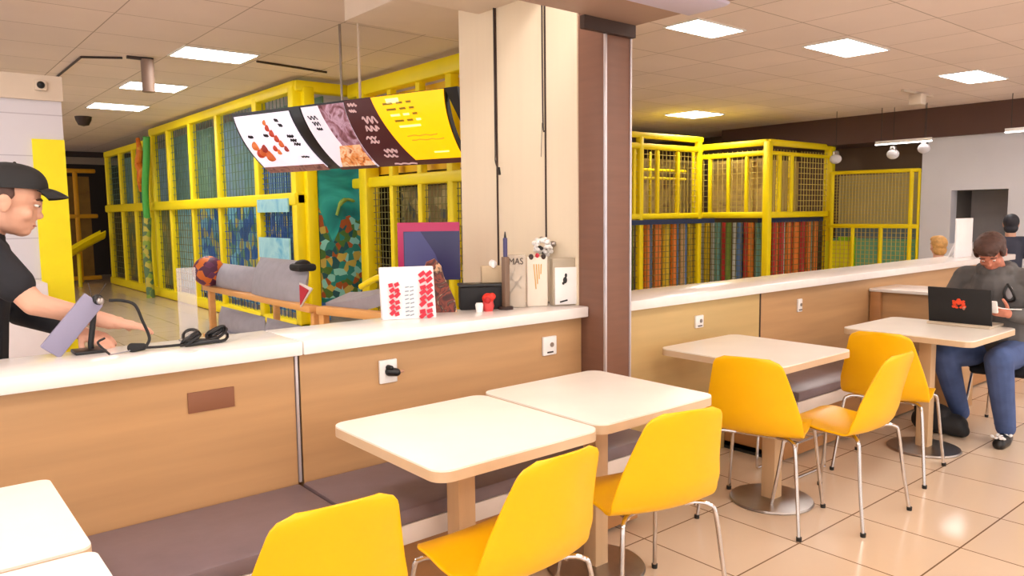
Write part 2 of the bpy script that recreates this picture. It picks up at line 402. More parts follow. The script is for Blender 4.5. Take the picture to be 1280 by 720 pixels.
make_table(1.905, 2.59, 1.83, 2.53, 2.24, 2.18, 'square cream table by the foot of the brown column, joined to the front one')
make_table(3.27, 3.98, 1.95, 2.70, 3.47, 2.11, 'cream table with yellow chairs on two sides, standing right of the brown column')
make_table(4.68, 5.42, 1.62, 2.38, 4.95, 1.96, 'cream table holding the black laptop')
make_table(-.38, .325, 1.915, 2.52, -.02, 2.2, 'cream table at the left edge of the photo, against the bench', r=.03)
make_table(-.38, .325, 1.20, 1.895, -.02, 1.5, 'cream table in the bottom left corner of the photo, nearest the viewer', r=.03)

# ------------------------------------------------------------------ chairs
def make_chair(label, grp):
    t = thing('shell_chair', label, 'chair', (0, 0, 0), 0, grp)
    prof = spline([(.235, .425), (.215, .447), (.15, .453), (.02, .438), (-.10, .436), (-.175, .455), (-.215, .52), (-.24, .61), (-.262, .70), (-.282, .775), (-.298, .835)], 5)
    prof = [Vector((0, p[0], p[1])) if False else p for p in prof]
    P = [(p[0], p[1]) for p in prof]
    L = [0]
    for a, b in zip(P, P[1:]): L.append(L[-1]+math.hypot(b[0]-a[0], b[1]-a[1]))
    T = L[-1]
    def wid(s):   # half-width along arclength
        K = [(0, .165), (.10, .20), (.26, .214), (.40, .226), (.47, .231), (.53, .226), (T, .152)]
        for (a, wa), (b, wb) in zip(K, K[1:]):
            if s <= b:
                k = (s-a)/(b-a); k = k*k*(3-2*k) if b < .5 else k; w_ = wa+(wb-wa)*k; break
        else: w_ = K[-1][1]
        for d, r in ((s, .06), (T-s, .05)):
            if d < r: w_ -= r-math.sqrt(max(0, r*r-(r-d)**2))
        return w_
    def fn(u, v):
        s = v*T
        for i in range(len(L)-1):
            if s <= L[i+1]+1e-9: break
        k = (s-L[i])/(L[i+1]-L[i]); y = P[i][0]+(P[i+1][0]-P[i][0])*k; z = P[i][1]+(P[i+1][1]-P[i][1])*k
        a = (u*2-1); x = a*wid(s)
        bk = min(1, max(0, (s-.33)/.15)); st = 1-bk
        y += bk*.050*a*a*(1-.5*max(0, (s-.6)/(T-.6))); z += st*.014*a*a*min(1, s/.1)
        if s > .42: z += -.006*a*a*max(0, (s-(T-.12))/.12)
        return (x, y, z)
    b = MB(); b.grid(fn, 22, 46, M['yel'])
    b.build('seat_shell', None, t, mods=[('SOLIDIFY', dict(thickness=.009, offset=0)), ('BEVEL', dict(width=.003, segments=2, limit_method='ANGLE', angle_limit=.9))], ang=50)
    fr = MB()
    for sx in (-1, 1):
        fr.tube(spline([(sx*.155, .14, .432), (sx*.14, 0, .422), (sx*.15, -.14, .428)]), .008, M['chrome'])
    for y in (-.10, .10): fr.tube([(-.145, y, .424), (.145, y, .424)], .008, M['chrome'])
    fr.build('under_frame', None, t)
    for sx in (-1, 1):
        for sy in (-1, 1):
            l = MB().tube(spline([(sx*.10, sy*.10, .424), (sx*.155, sy*.14, .434), (sx*.188, sy*.170, .428), (sx*.203, sy*.186, .395), (sx*.222, sy*.208, .20), (sx*.24, sy*.235, .012)], 5), .0088, M['chrome'], 10).build('leg', None, t)
            MB().lathe([(0, 0), (.012, 0), (.013, .018), (0, .018)], M['rub'], 12, (sx*.2415, sy*.2365, 0)).build('foot_cap', None, l)
    return t
G = 'yellow shell chairs with chrome legs'
ch = make_chair('yellow shell chair nearest the camera, cut off by the bottom edge beside the left tables', G)
ch.location = (.80, 1.87, 0); ch.rotation_euler = (0, 0, math.radians(-4))
sp = [((1.42, 1.79, 0), 2, 'yellow shell chair at the square table nearest the camera, in front of the plugged socket'),
 ((2.13, 1.84, 0), -14, 'yellow shell chair pushed in at the table by the brown column'),
 ((3.28, 2.05, 0), -74, 'yellow shell chair with its back square to the viewer, just right of the column'),
 ((3.62, 1.82, 0), 0, 'yellow shell chair seen from its side, standing in the aisle'),
 ((4.42, 1.94, 0), -80, 'yellow shell chair facing the laptop table'),
 ((5.80, 1.73, 0), 90, 'yellow shell chair the hooded person sits on')]
for loc, r, lb in sp: dup(ch, loc, math.radians(r), lb, G)

# ------------------------------------------------------------------ ceiling lights
def make_light(x0, x1, y0, y1, label, z=HC, lm=None):
    t = thing('ceiling_light', label, 'light', ((x0+x1)/2, (y0+y1)/2, z), 0, 'recessed ceiling lights')
    a, b = (x1-x0)/2, (y1-y0)/2; f = MB()
    for q in ((-a-.02, a+.02, -b-.02, -b), (-a-.02, a+.02, b, b+.02), (-a-.02, -a, -b, b), (a, a+.02, -b, b)): f.box(*q, -.012, 0, M['white'])
    f.build('frame', None, t)
    MB().box(-a, a, -b, b, -.008, -.001, lm or M['lamp']).build('diffuser', None, t)
    return t
make_light(2.47, 3.20, 8.06, 8.60, 'rectangular ceiling light at upper left, the nearest of three in a row', lm=M['lamp2'])
make_light(2.53, 3.21, 10.5, 11.08, 'rectangular ceiling light behind the hanging cylinder, middle of three in a row', lm=M['lamp2'])
make_light(2.56, 3.30, 12.7, 13.3, 'rectangular ceiling light, the farthest of three in a row at upper left', lm=M['lamp2'])
make_light(5.72, 6.42, 4.30, 4.66, 'ceiling light just right of the column top', lm=M['lamp2'])
make_light(7.56, 8.44, 3.87, 4.33, 'largest bright ceiling light right of centre', lm=M['lamp2'])
make_light(10.6, 11.6, 3.75, 4.2, 'bright ceiling light at upper right near the brown bulkhead', lm=M['lamp2'])
make_light(10.8, 11.6, 8.14, 8.8, 'small ceiling light above the yellow play towers', lm=M['lamp2'])
make_light(5.0, 5.7, 11.4, 12.0, 'added hidden ceiling light brightening the play area interior', lm=M['lamp2'])  # added lamp, hidden by the play frame, to brighten its bays
for x in (-3.5, -.8, 1.9, 4.6, 7.3, 10.6):
    for y in (-4.5, -2.2, .3, 2.3):
        if not inview((x, y, HC)) and not inview((x+.5, y+.5, HC)): make_light(x-.4, x+.4, y-.3, y+.3, 'added unseen ceiling light brightening the seating area')  # unseen lamps added out of view to light the seating
make_light(-2.4, -1.7, 5.0, 5.6, 'added unseen ceiling light brightening the serving side')  # this and the next are unseen lamps added for fill
make_light(-.6, .1, 5.0, 5.6, 'added unseen ceiling light brightening the serving side')

# linear pendants far right
def pendant_bar(p, q, label):
    t = thing('linear_pendant', label, 'light', ((p[0]+q[0])/2, (p[1]+q[1])/2, p[2])); d = (Vector(q)-Vector(p))/2
    MB().bar(-d, d, .05, .05, M['white']).build('housing', None, t)
    MB().bar(-d+Vector((0, 0, -.03)), d+Vector((0, 0, -.03)), .04, .02, mat('lamp_tube', '#FFF8F2', .5, emis=6)).build('tube', None, t)
    for s in (-.8, .8): MB().tube([d*s, Vector((d.x*s, d.y*s, HC-p[2]))], .006, M['wire']).build('suspension_rod', None, t)
pendant_bar((13.2, 6.2, 2.62), (13.2, 5.3, 2.62), 'slim lit linear pendant hanging in front of the brown bulkhead')
pendant_bar((13.2, 4.25, 2.66), (13.2, 3.5, 2.66), 'slim lit linear pendant cut by the right edge of the photo')
t = thing('ceiling_sensor', 'pale boxy sensor hanging from the ceiling in front of the brown bulkhead', 'sensor', (11.9, 5.0, HC))
MB().box(-.09, .09, -.09, .09, -.18, -.03, M['soff'], .01).build('housing', None, t); MB().box(-.5, .5, -.02, .02, -.03, 0, M['soff']).build('rail', None, t)
t = thing('track_spotlight', 'brown cylindrical spotlight hanging by the lit ceiling panel at upper left', 'spotlight', (2.32, 8.9, HC))
MB().tube([(0, 0, -.02), (0, 0, -.36)], .065, mat('spot_brown', '#8A7060', .5), 20).build('lamp_body', None, t); MB().box(-.2, .06, -.02, .02, -.03, 0, M['wire']).build('mount', None, t)
t = thing('track_spotlight', 'dark spotlight on the ceiling near the white wall end, with a lit tip', 'spotlight', (2.05, 13.2, HC))
MB().tube([(0, 0, -.02), (0, 0, -.4)], .07, M['dark'], 16).tube([(0, 0, -.4), (.08, -.06, -.55)], .05, M['steel'], 16).build('lamp_body', None, t); MB().box(-.12, .12, -.1, .1, -.03, 0, M['dark']).build('mount', None, t)
t = tag(MB().lathe([(0, -.16), (.08, -.14), (.12, -.06), (.13, 0), (0, 0)], M['dark'], 20).build('dome_camera'), 'small dark dome on the ceiling between the spotlights', 'camera'); t.location = (2.75, 14.6, HC)
tag(MB().tube([(2.1, 9.0, HC-.012), (1.75, 9.2, HC-.012), (1.75, 13, HC-.012)], .012, M['wire']).tube([(3.3, 8.35, HC-.012), (4.2, 8.5, HC-.012)], .012, M['wire']).build('cable_conduit'), 'thin dark conduit running across the ceiling at upper left', 'conduit')

# ------------------------------------------------------------------ netting / play structures
def net_mesh(p0, ux, uz, W, H, sp, th, m):
    """net of cords in the plane p0 + a*ux + b*uz"""
    b = MB(); p0 = Vector(p0); ux = Vector(ux); uz = Vector(uz); n = ux.cross(uz)
    nu = max(1, round(W/sp)); nv = max(1, round(H/sp))
    for i in range(1, nu): a = p0+ux*(W*i/nu); b.bar(a, a+uz*H, th, th, m)
    for j in range(1, nv): a = p0+uz*(H*j/nv); b.bar(a, a+ux*W, th, th, m)
    return b
def quad_panel(p0, ux, W, H, off, m, th=.02):
    p0 = Vector(p0); ux = Vector(ux); n = Vector(off); b = MB()
    a = p0+n; b.poly([a, a+ux*W, a+ux*W+Vector((0, 0, H)), a+Vector((0, 0, H))], m, n.normalized()*th); return b
U = [ramp_mat('pad_green', ['#5E8A70', '#7AA088', '#587C88'], 2), ramp_mat('pad_teal', ['#5A8488', '#7098A4', '#6A9078'], 2), ramp_mat('pad_slate', ['#6A88A0', '#7A9AB8', '#709688'], 2)]
LW = [ramp_mat('pad_mosaic', ['#2E66B0', '#78BCD4', '#5A9078', '#C4BE5C', '#E7ECF0'], 6, kind='v'), ramp_mat('pad_blue', ['#3A84D8', '#60B4EA', '#3468BC', '#A4DCEE'], 5, kind='v'),
      ramp_mat('pad_olive', ['#9A9A60', '#788A5C', '#C0AC48', '#66786A'], 5, kind='v'), ramp_mat('pad_sky', ['#8CC9DC', '#A9DDE6', '#5FB4D8'], 3)]
XL = 4.05
pl = thing('soft_play_frame', 'long yellow padded play frame with green and blue netted bays along the left', 'play frame', (XL, 9, 0))
def W2(p, o): return (p[0]-o[0], p[1]-o[1], p[2]-o[2])
O = (XL, 9, 0)
def post(o, t, x, y, z0, z1, w=.13, m=None): MB().box(x-o[0]-w/2, x-o[0]+w/2, y-o[1]-w/2, y-o[1]+w/2, z0, z1, m or M['pyel'], .03).build('post', None, t)
def beam(o, t, a, b, w=.13, m=None): MB().bar(W2(a, o), W2(b, o), w, w, m or M['pyel'], 0, .03).build('beam', None, t)
ys_tall = [9.06, 10.25, 11.85, 13.15, 14.4, 15.4]; ys_low = [15.75, 16.85, 17.95, 19.2]
for y in ys_tall: post(O, pl, XL, y, 0, 3.08, .16 if y < 11 else .12)
for y in ys_low: post(O, pl, XL, y, 0, 2.92, .12)
beam(O, pl, (XL, 8.98, 3.08), (XL, 15.5, 3.08), .14); beam(O, pl, (XL, 15.55, 2.92), (XL, 19.3, 2.92), .13)
beam(O, pl, (XL-.02, 8.98, 1.71), (XL-.02, 19.3, 1.71), .16); beam(O, pl, (XL, 8.98, .09), (XL, 19.3, .09), .16)
for i, (a, b) in enumerate(list(zip(ys_tall, ys_tall[1:]))+list(zip(ys_low, ys_low[1:]))):
    top = 3.0 if a < 15.5 else 2.85
    net_mesh(W2((XL, a, 1.78), O), (0, 1, 0), (0, 0, 1), b-a, top-1.78, .12, .007, M['net']).build('net_panel', None, pl, smooth=False)
    net_mesh(W2((XL, a, .15), O), (0, 1, 0), (0, 0, 1), b-a, 1.5, .12, .008, M['netb'] if i < 3 else M['neto']).build('net_panel', None, pl, smooth=False)
    quad_panel(W2((XL, a, 1.78), O), (0, 1, 0), b-a, top-1.78, (.35, 0, 0), U[i % 3]).build('backing_pad', None, pl, smooth=False)
    quad_panel(W2((XL, a, .15), O), (0, 1, 0), b-a, 1.5, (.35, 0, 0), LW[1] if i == 0 else LW[0] if i in (1, 2, 3) else LW[3] if i == 4 else LW[2]).build('backing_pad', None, pl, smooth=False)
# front along X at Y=9 and nearer box at X=4.75
beam(O, pl, (4.0, 9.0, 3.08), (4.78, 9.0, 3.08), .14); post(O, pl, 4.16, 8.98, 0, 3.08, .15)
XB = 4.75
for y, wd in ((8.55, .2), (7.95, .1), (7.33, .1), (6.72, .12), (6.0, .12), (5.2, .12)): post(O, pl, XB, y, 0, 3.05, wd)
beam(O, pl, (XB, 8.9, 3.05), (XB, 5.1, 3.05), .18); beam(O, pl, (XB, 8.9, 1.90), (XB, 5.1, 1.90), .13)
quad_panel(W2((XB, 5.2, 2.0), O), (0, 1, 0), 3.4, .95, (.12, 0, 0), mat('yellow_pad', '#F0C010', .5)).build('backing_pad', None, pl, smooth=False)
mnb = ramp_mat('pad_brownnet', ['#94805A', '#C8B888', '#60626A', '#B4A46C'], 7, kind='v')
for a, b in ((5.2, 6.0), (6.0, 6.72), (6.72, 7.33), (7.33, 7.95), (7.95, 8.55)):
    net_mesh(W2((XB, a, .1), O), (0, 1, 0), (0, 0, 1), b-a, 1.75, .08, .008, M['neto']).build('net_panel', None, pl, smooth=False)
quad_panel(W2((XB, 5.2, .1), O), (0, 1, 0), 3.4, 1.75, (.5, 0, 0), mnb).build('backing_pad', None, pl, smooth=False)
# blue-water fabric and sky patches beside the corner post
net_mesh(W2((4.03, 9.1, .3), O), (0, 1, 0), (0, 0, 1), 1.15, 2.2, .07, .009, M['netb']).build('net_panel', None, pl, smooth=False)
MB().box(-.12, -.10, .15, 1.15, 1.55, 1.72, LW[3]).box(-.12, -.10, .15, 1.15, .95, 1.22, LW[3]).build('sky_panel', None, pl, smooth=False)
# mural banner: underwater picture
mur = MB(); mm = ramp_mat('mural_sea', ['#0E6E78', '#17A0A8', '#35C0C4', '#1486B8', '#0C7C66'], 1.3)
mur.box(4.24, 4.86, 8.93, 8.96, .4, 2.72, mm)
mr = tag(mur.build('sea_mural', smooth=False), 'turquoise underwater mural banner between two wide yellow posts', 'banner')
MB().poly([(4.24, 8.929, .45), (4.86, 8.929, .45), (4.86, 8.929, 1.50), (4.78, 8.929, 1.42), (4.66, 8.929, 1.50), (4.55, 8.929, 1.46), (4.50, 8.929, 1.3), (4.42, 8.929, 1.15), (4.34, 8.929, 1.35), (4.24, 8.929, 1.6)], ramp_mat('coral_reef', ['#1E8C8E', '#4E7A3E', '#A8552E', '#2C8C8A', '#C9B45A', '#1A5A6C', '#8FD8DA', '#35A0A0'], 13, kind='v'), (0, -.006, 0)).build('coral_reef', None, mr, smooth=False)
MB().tube(spline([(4.48, 8.925, 1.50), (4.53, 8.92, 1.64), (4.62, 8.92, 1.70), (4.74, 8.92, 1.68)]), [.02]*6+[.03]*6+[.02]*6+[.01], mat('fish_olive', '#8CA84A', .6), 8).build('fish_shape', None, mr)
# far end frame and slide
O2 = (3.0, 19.6, 0)
p2 = thing('climbing_tower', 'amber-coloured play tower at the far end by the slide', 'play frame', O2)
my2 = mat('foam_amber', '#E0A010', .5)  # even amber colour for the far tower's posts and beams
for x in (2.95, 3.55): post(O2, p2, x, 20.2, 0, 2.62, .1, my2)
post(O2, p2, 3.3, 21.4, 0, 2.62, .1, my2)
for z in (.1, 1.55, 2.6): beam(O2, p2, (2.92, 20.2, z), (3.98, 20.2, z), .1, my2); beam(O2, p2, (2.95, 20.2, z), (2.95, 21.4, z), .1, my2)
quad_panel(W2((2.95, 20.3, .1), O2), (1, 0, 0), 1.0, 2.4, (0, .5, 0), mat('amber_net', '#8F6A28', .7, noise=.2, nscale=5)).build('backing_pad', None, p2, smooth=False)
sl = thing('slide', 'bright yellow plastic slide sloping down left from the play frame', 'slide', (3.9, 18.9, 0))
sf = MB(); sf.grid(lambda u, v: (-.1-1.45*v, -.25+.5*u, 1.02-.72*v+.05*math.cos(v*PI)+.16*abs(2*u-1)**3), 8, 12, mat('slide_yellow', '#FFE600', .3)); sf.build('chute', None, sl, mods=[('SOLIDIFY', dict(thickness=.03))])
for q in (.35, .9): MB().tube([(-.1-1.45*q, 0, 0), (-.1-1.45*q, 0, .98-.72*q)], .04, M['pyel']).build('support', None, sl)
dt = thing('twisted_tree', 'orange and green twisted decorative tree in front of the left play frame', 'decoration', (3.80, 15.2, 0))
MB().tube(spline([(.02, .1, 0), (0, .12, .8), (.03, .1, 1.5)]), .075, ramp_mat('mosaic_trunk', ['#8FA83C', '#5C7A50', '#C8B848', '#5E5048'], 12, kind='v'), 12).build('trunk', None, dt)
MB().tube(spline([(.03, .1, 1.4), (.0, .0, 2.0), (.0, -.22, 2.6), (.0, -.3, 2.95)]), .06, mat('tree_green', '#4FB04A', .5), 12).build('green_stem', None, dt)
MB().tube(spline([(.0, .3, 2.0), (-.05, .12, 2.2), (-.05, .0, 2.35), (-.05, .15, 2.5), (-.05, .02, 2.7), (-.05, .1, 2.95)]), [.03+.04*math.sin(i/31*PI) for i in range(31)], ramp_mat('flame', ['#E8A018', '#D8641C', '#F0C830'], 4), 10).build('orange_twist', None, dt)

# right-hand towers
O3 = (12.0, 7.5, 0)
rt_ = thing('play_tower', 'yellow two-storey play towers with netted bays behind the right worktop', 'play frame', O3)
Y1, Y2, XR, XE = 8.6, 7.5, 12.0, 14.12
def P3(x, y, z0, z1, w=.13): post(O3, rt_, x, y, z0, z1, w)
for x in (8.2, 9.0, 9.75, 10.35, 10.9, 11.55): P3(x, Y1, 1.42, 2.55, .08)
for x in (8.2, 9.9, 11.5): P3(x, Y1, 0, 2.76, .11)
for y in (8.7, 8.3, 7.92): P3(XR, y, 1.42, 2.5, .07)
P3(XR, Y2, 0, 2.70, .13); P3(XR, 9.0, 0, 2.66, .15); P3(XE, Y2, 0, 2.70, .16)
for x in (12.35, 12.75): P3(x, Y2, 1.42, 2.5, .09)
for z in (2.78, 2.60, 1.42): beam(O3, rt_, (8.1, Y1, z), (11.6, Y1, z), .10)
for z in (2.68, 2.50, 1.42): beam(O3, rt_, (XR, 9.05, z), (XR, Y2, z), .11 if z != 2.5 else .09); beam(O3, rt_, (XR, Y2, z), (XE, Y2, z), .11 if z != 2.5 else .07)
for z in (2.1, 2.25): beam(O3, rt_, (8.1, Y1+.5, z), (11.8, Y1+.5, z), .05)
for x in (8.6, 9.4, 10.1, 11.0): P3(x, Y1+.7, 1.42, 2.6, .06)
beam(O3, rt_, (12.6, 8.2, 2.05), (12.6, 8.9, 2.05), .05)
navy = mat('navy_deck', '#24355E', .5)
MB().box(8.1-12, 11.9-12, 1.02, 1.2, 1.28, 1.36, navy).box(.06, 2.1, .06, .22, 1.28, 1.36, navy).build('deck', None, rt_, smooth=False)
bays = [((8.2, Y1), (1, 0, 0), 1.7), ((9.9, Y1), (1, 0, 0), 1.6), ((XR, Y2), (0, 1, 0), 1.45), ((XR, Y2), (1, 0, 0), 1.0), ((13.0, Y2), (1, 0, 0), 1.1)]
for (p, ux, wdt) in bays:
    net_mesh(W2((p[0], p[1], 1.47), O3), ux, (0, 0, 1), wdt, 1.1, .10, .009, M['nety']).build('net_panel', None, rt_, smooth=False)
    net_mesh(W2((p[0], p[1], .1), O3), ux, (0, 0, 1), wdt, 1.2, .10, .008, M['neto']).build('net_panel', None, rt_, smooth=False)
MB().box(8.1-12, 12-12, 3.0, 3.05, 0, 2.6, ramp_mat('tower_back', ['#B09054', '#D8BC74', '#8A6A48'], 2)).box(0, 2.2, 3.0, 3.05, 0, 2.6, ramp_mat('tower_back', ['#8A6A3C'], 2)).build('backing_pad', None, rt_, smooth=False)
MB().box(.5, .55, .4, 1.5, 1.45, 2.45, ramp_mat('tower_back', ['#8A6A3C'], 2)).box(.4, 2.05, .6, .65, 1.45, 2.45, mat('tan_pad', '#DCC070', .6, noise=.1, nscale=3)).build('backing_pad', None, rt_, smooth=False)
foam = [mat('foam_'+n, c, .5) for n, c in (('orange', '#F08A30'), ('red', '#C8322E'), ('blue', '#5A80B8'), ('mustard', '#E8C828'), ('teal', '#78B0A8'), ('tan', '#D8B078'), ('white_', '#D8DCDC'), ('green', '#7E9A3C'))]
rnd = random.Random(11)
seq = [(8.3+.122*i, Y1+.14+.05*(i % 2)) for i in range(28)]+[(XR+.2+.05*(i % 2), 7.7+.12*i) for i in range(12)]+[(12.25+.12*i, Y2+.16+.05*(i % 2)) for i in range(15)]
for i, (x, y) in enumerate(seq):
    m = foam[rnd.choice((0, 1, 1, 1, 6, 6, 0, 4)) if x > 12.24 else rnd.choice((0, 2, 3, 3, 4, 5, 7, 2))]
    MB().tube([(x-12, y-7.5, .05), (x-12, y-7.5, 1.28)], .055, m, 10).build('foam_roller', None, rt_)
for x in (9.55, 9.7): MB().tube([(x-12+.1, Y1+.3-7.5, 1.4), (x-12+.1, Y1+.3-7.5, 2.5)], .05, foam[1], 10).build('foam_roller', None, rt_)
# ball-pit fence further right
O4 = (14.05, 6.5, 0)
fe = thing('play_fence', 'lower yellow netted fence between the play tower and the grey wall', 'fence', O4)
for y in (7.38, 6.96, 6.44, 5.93): post(O4, fe, 14.02, y, 0, 1.2 if y < 7.3 and y > 5.95 else 2.2, .07)
post(O4, fe, 14.02, 5.80, 0, 2.2, .05)
beam(O4, fe, (14.02, 7.45, 2.19), (14.02, 5.79, 2.17), .07); beam(O4, fe, (14.02, 7.45, 1.19), (14.02, 5.79, 1.19), .08)
net_mesh(W2((14.02, 5.85, 1.22), O4), (0, 1, 0), (0, 0, 1), 1.5, .93, .06, .008, M['nety']).build('net_panel', None, fe, smooth=False)
MB().box(.45, .5, -.7, 1.0, 1.2, 2.15, mat('sand_screen', '#C8BE90', .7, noise=.08, nscale=3)).build('backing_pad', None, fe, smooth=False)
net_mesh(W2((14.02, 5.85, .1), O4), (0, 1, 0), (0, 0, 1), 1.5, 1.05, .08, .008, M['nety']).build('net_panel', None, fe, smooth=False)
MB().box(.1, .15, -.7, 1.0, .1, .95, mat('mint_pad', '#7DBFA0', .6)).box(.35, .4, -.7, 1.0, .9, 1.15, mat('steel_pad', '#7A90A8', .6)).box(.0, .08, .45, .75, .1, .98, mat('lime_pad', '#9ADE20', .5)).box(-.02, .02, .5, 1.0, .3, .9, mat('lemon_pad', '#F2EE20', .5)).build('ball_pit_pads', None, fe, smooth=False)
# glass globe lamps
for (x, y, z, lb) in ((13.0, 6.8, 2.38, 'glass globe pendant nearest the yellow tower corner'), (13.3, 5.95, 2.42, 'dark-topped glass globe pendant, middle of three'), (13.3, 5.45, 2.48, 'white glass globe pendant nearest the grey wall')):
    t = thing('globe_pendant', lb, 'light', (x, y, z))
    MB().ball((0, 0, 0), .10, mat('milk_glass', '#EDEAF0', .15, alpha=.85), (1, 1, .85)).build('glass_shade', None, t)
    MB().lathe([(0, .08), (.06, .075), (.05, .13), (0, .15)], M['steel'], 16).build('cap', None, t)
    MB().tube([(0, 0, .14), (0, 0, HC-z)], .005, M['wire'], 6).build('cord', None, t)

# ------------------------------------------------------------------ menu boards
BR = Vector((3.95, 5.37, 1.95)); az = 1.8837; ML, MA, MC = 2.547, .355, .575
md = Vector((math.cos(az), math.sin(az), 0)); mn = Vector((-md.y, md.x, 0))
if mn.x*1+mn.y*1 > 0: mn = -mn
def mpt(s, t, off=0):  # s along from right end to left end, t up
    n = MA*(1-(1-t)**1.7); z = MC*t**1.15
    tx = Vector((0, 0, 0)); dn = MA*1.7*(1-t+1e-3)**.7; dz = MC*1.15*max(t, .02)**.15
    nrm = (mn*dz-Vector((0, 0, 1))*dn).normalized()
    return BR+md*s+mn*n+Vector((0, 0, z))+nrm*off
def mpanel(name, s0, s1, t0, t1, off, th, m, parent, o, sk0=0, sk1=0):
    """panel on the curved board; s0..s1 are fractions across the current board, t0..t1 up it"""
    b = MB()
    def fn(u, v, d=off): return bpt((s0+sk0*v)+((s1+sk1*v)-(s0+sk0*v))*u, t0+(t1-t0)*v, d)-o
    b.grid(fn, 8, 12, m)
    return b.build(name, None, parent, mods=[('SOLIDIFY', dict(thickness=th, offset=(1 if off < 0 else -1)))])
BD = [0, 1, 0, 1]
def bpt(a, t, off=0):
    return mpt((BD[0]+(BD[1]-BD[0])*a)*(1-t)+(BD[2]+(BD[3]-BD[2])*a)*t, t, off)
mblk = mat('screen_frame', '#17131A', .3)
def msc(c, e=.55): return mat('lit_'+c.strip('#'), c, .35, emis=e)
bounds = [(0.0, .50, -.04, .78, 'yellow'), (.50, 1.0, .78, 1.10, 'brown'), (1.0, 1.50, 1.10, 1.68, 'photo'), (1.60, 2.547, 1.80, 2.66, 'white')]
labs = dict(yellow='lit yellow menu board with white lines of text, rightmost of the hanging row', brown='dark brown menu board with pale handwriting between the yellow and photo boards', photo='menu board showing burgers on white and brown, second from the left', white='white menu board with small food pictures, leftmost of the hanging row')
for bb0, bb1, bt0, bt1, k in bounds:
    BD[:] = [bb0, bb1, bt0, bt1]
    o = mpt((bb0+bb1+bt0+bt1)/4, 0)
    t = thing('menu_board', labs[k], 'menu board', o, 0, 'curved menu boards hanging in a row')
    mpanel('frame', -.10 if k == 'white' else .003, .997, 0, 1, -.004, .05, mblk, t, o, -.03 if k == 'white' else 0)
    if k in ('brown', 'photo'):
        p_ = bpt(.5 if k == 'brown' else .1, .95, -.03); MB().tube([p_-o, Vector((p_.x, p_.y, HC))-o], .012, M['soff'] if k == 'brown' else M['steel']).build('hanging_rod', None, t)
    Q = lambda a, t_, d=.012: bpt(a, t_, d)-o
    def bars(nm, rows, m):
        g = MB()
        for a, b_, tt, h in rows: g.poly([Q(b_, tt), Q(a, tt), Q(a, tt-h), Q(b_, tt-h)], m)
        g.build(nm, None, t, smooth=False)
    def script(nm, rows, m, r):
        g = MB()
        for a, tt, ln, am in rows:
            g.tube(spline([bpt(a-ln*q/8, tt+am*math.sin(q*2.1+tt*9)-.01*q/8, .012)-o for q in range(9)], 3), r, m, 5)
        g.build(nm, None, t)
    if k == 'yellow':
        mpanel('screen', .015, .995, .10, .99, .003, .006, msc('#FFC000', .7), t, o)
        mpanel('lower_strip', .015, .995, .01, .09, .004, .006, msc('#4A2020', .3), t, o)
        rows, rw2 = [], []; rnd = random.Random(5)
        for r_ in range(5):
            a = .86-.02*r_
            for L_ in (.14, .09, .07) if r_ < 4 else (.34,):
                (rows if rnd.random() < .5 else rw2).append((a-L_, a, .90-.075*r_, .026)); a -= L_+.05
        bars('pale_text', rows+[(.62, .80, .95, .06), (.2, .48, .22, .02)], msc('#FFF2A0', .85)); bars('dark_text', rw2, msc('#8A7414', .3))
        script('faint_text', [(.75, .46, .5, .006), (.72, .40, .55, .006)], msc('#D09A10', .5), .005)
    elif k == 'brown':
        mpanel('screen', .0, .99, .01, .99, .003, .006, msc('#4A1C20', .3), t, o)
        script('handwriting', [(.85, .93, .3, .02), (.86, .85, .22, .015), (.55, .72, .4, .05), (.6, .60, .38, .04), (.75, .48, .3, .02), (.7, .42, .25, .02), (.5, .28, .3, .03), (.6, .20, .3, .02), (.55, .06, .5, .008)], msc('#CDA9A8', .4), .008)
    elif k == 'photo':
        mpanel('screen', .01, .955, .02, .97, .003, .006, msc('#E2D8E2', .55), t, o)
        mpanel('burger_photo', .0, .38, .14, .97, .012, .002, ramp_mat('lit_photo', ['#5A2C30', '#8C5C68', '#B995A8', '#6A3438'], 9, emis=.45), t, o, 0, .18)
        mpanel('bread_photo', .03, .86, .07, .40, .016, .002, ramp_mat('lit_bread', ['#8F3C1E', '#D8823C', '#F0C8A0', '#A85428'], 10, emis=.45), t, o, 0, -.36)
        mpanel('lower_strip', .01, .96, .015, .07, .018, .002, msc('#4A2020', .3), t, o)
        script('handwriting', [(.86, .82, .2, .03), (.82, .74, .16, .03), (.78, .66, .12, .02)], mblk, .005)
    else:
        mpanel('screen', .035, .955, .07, .95, .003, .006, msc('#E8E2EE', .6), t, o); rnd = random.Random(4)
        for ss, tt, r_ in ((.80, .50, .05), (.68, .45, .045), (.80, .38, .05), (.67, .33, .06), (.74, .40, .05), (.47, .82, .028), (.46, .74, .034), (.43, .66, .038), (.40, .58, .038), (.38, .50, .038), (.36, .42, .032), (.52, .44, .035), (.50, .38, .03)):
            MB().ball(Q(ss, tt, .010), r_, msc(('#B8442C', '#D87840', '#983428', '#C86030')[rnd.randrange(4)], .4), (1, .35, 1), None, 10).build('food_picture', None, t)
        script('printed_text', [(.84, .64, .07, .02), (.58, .64, .06, .02), (.30, .84, .05, .02), (.27, .77, .05, .02), (.23, .60, .09, .02), (.22, .54, .09, .02), (.21, .48, .1, .02), (.24, .28, .1, .01)], mblk, .007)
        mpanel('lower_strip', .035, .955, .02, .14, .012, .002, ramp_mat('lit_strip', ['#4A2028', '#9C6A60', '#5C3030'], 8, emis=.3), t, o)
yb = [o for o in bpy.data.objects if o.get('label') == labs['yellow']][0]; oy = yb.location.copy()
q0, q1, q2 = mpt(-.03, 1)-oy, mpt(-.16, 1)-oy, mpt(-.14, .45)-oy
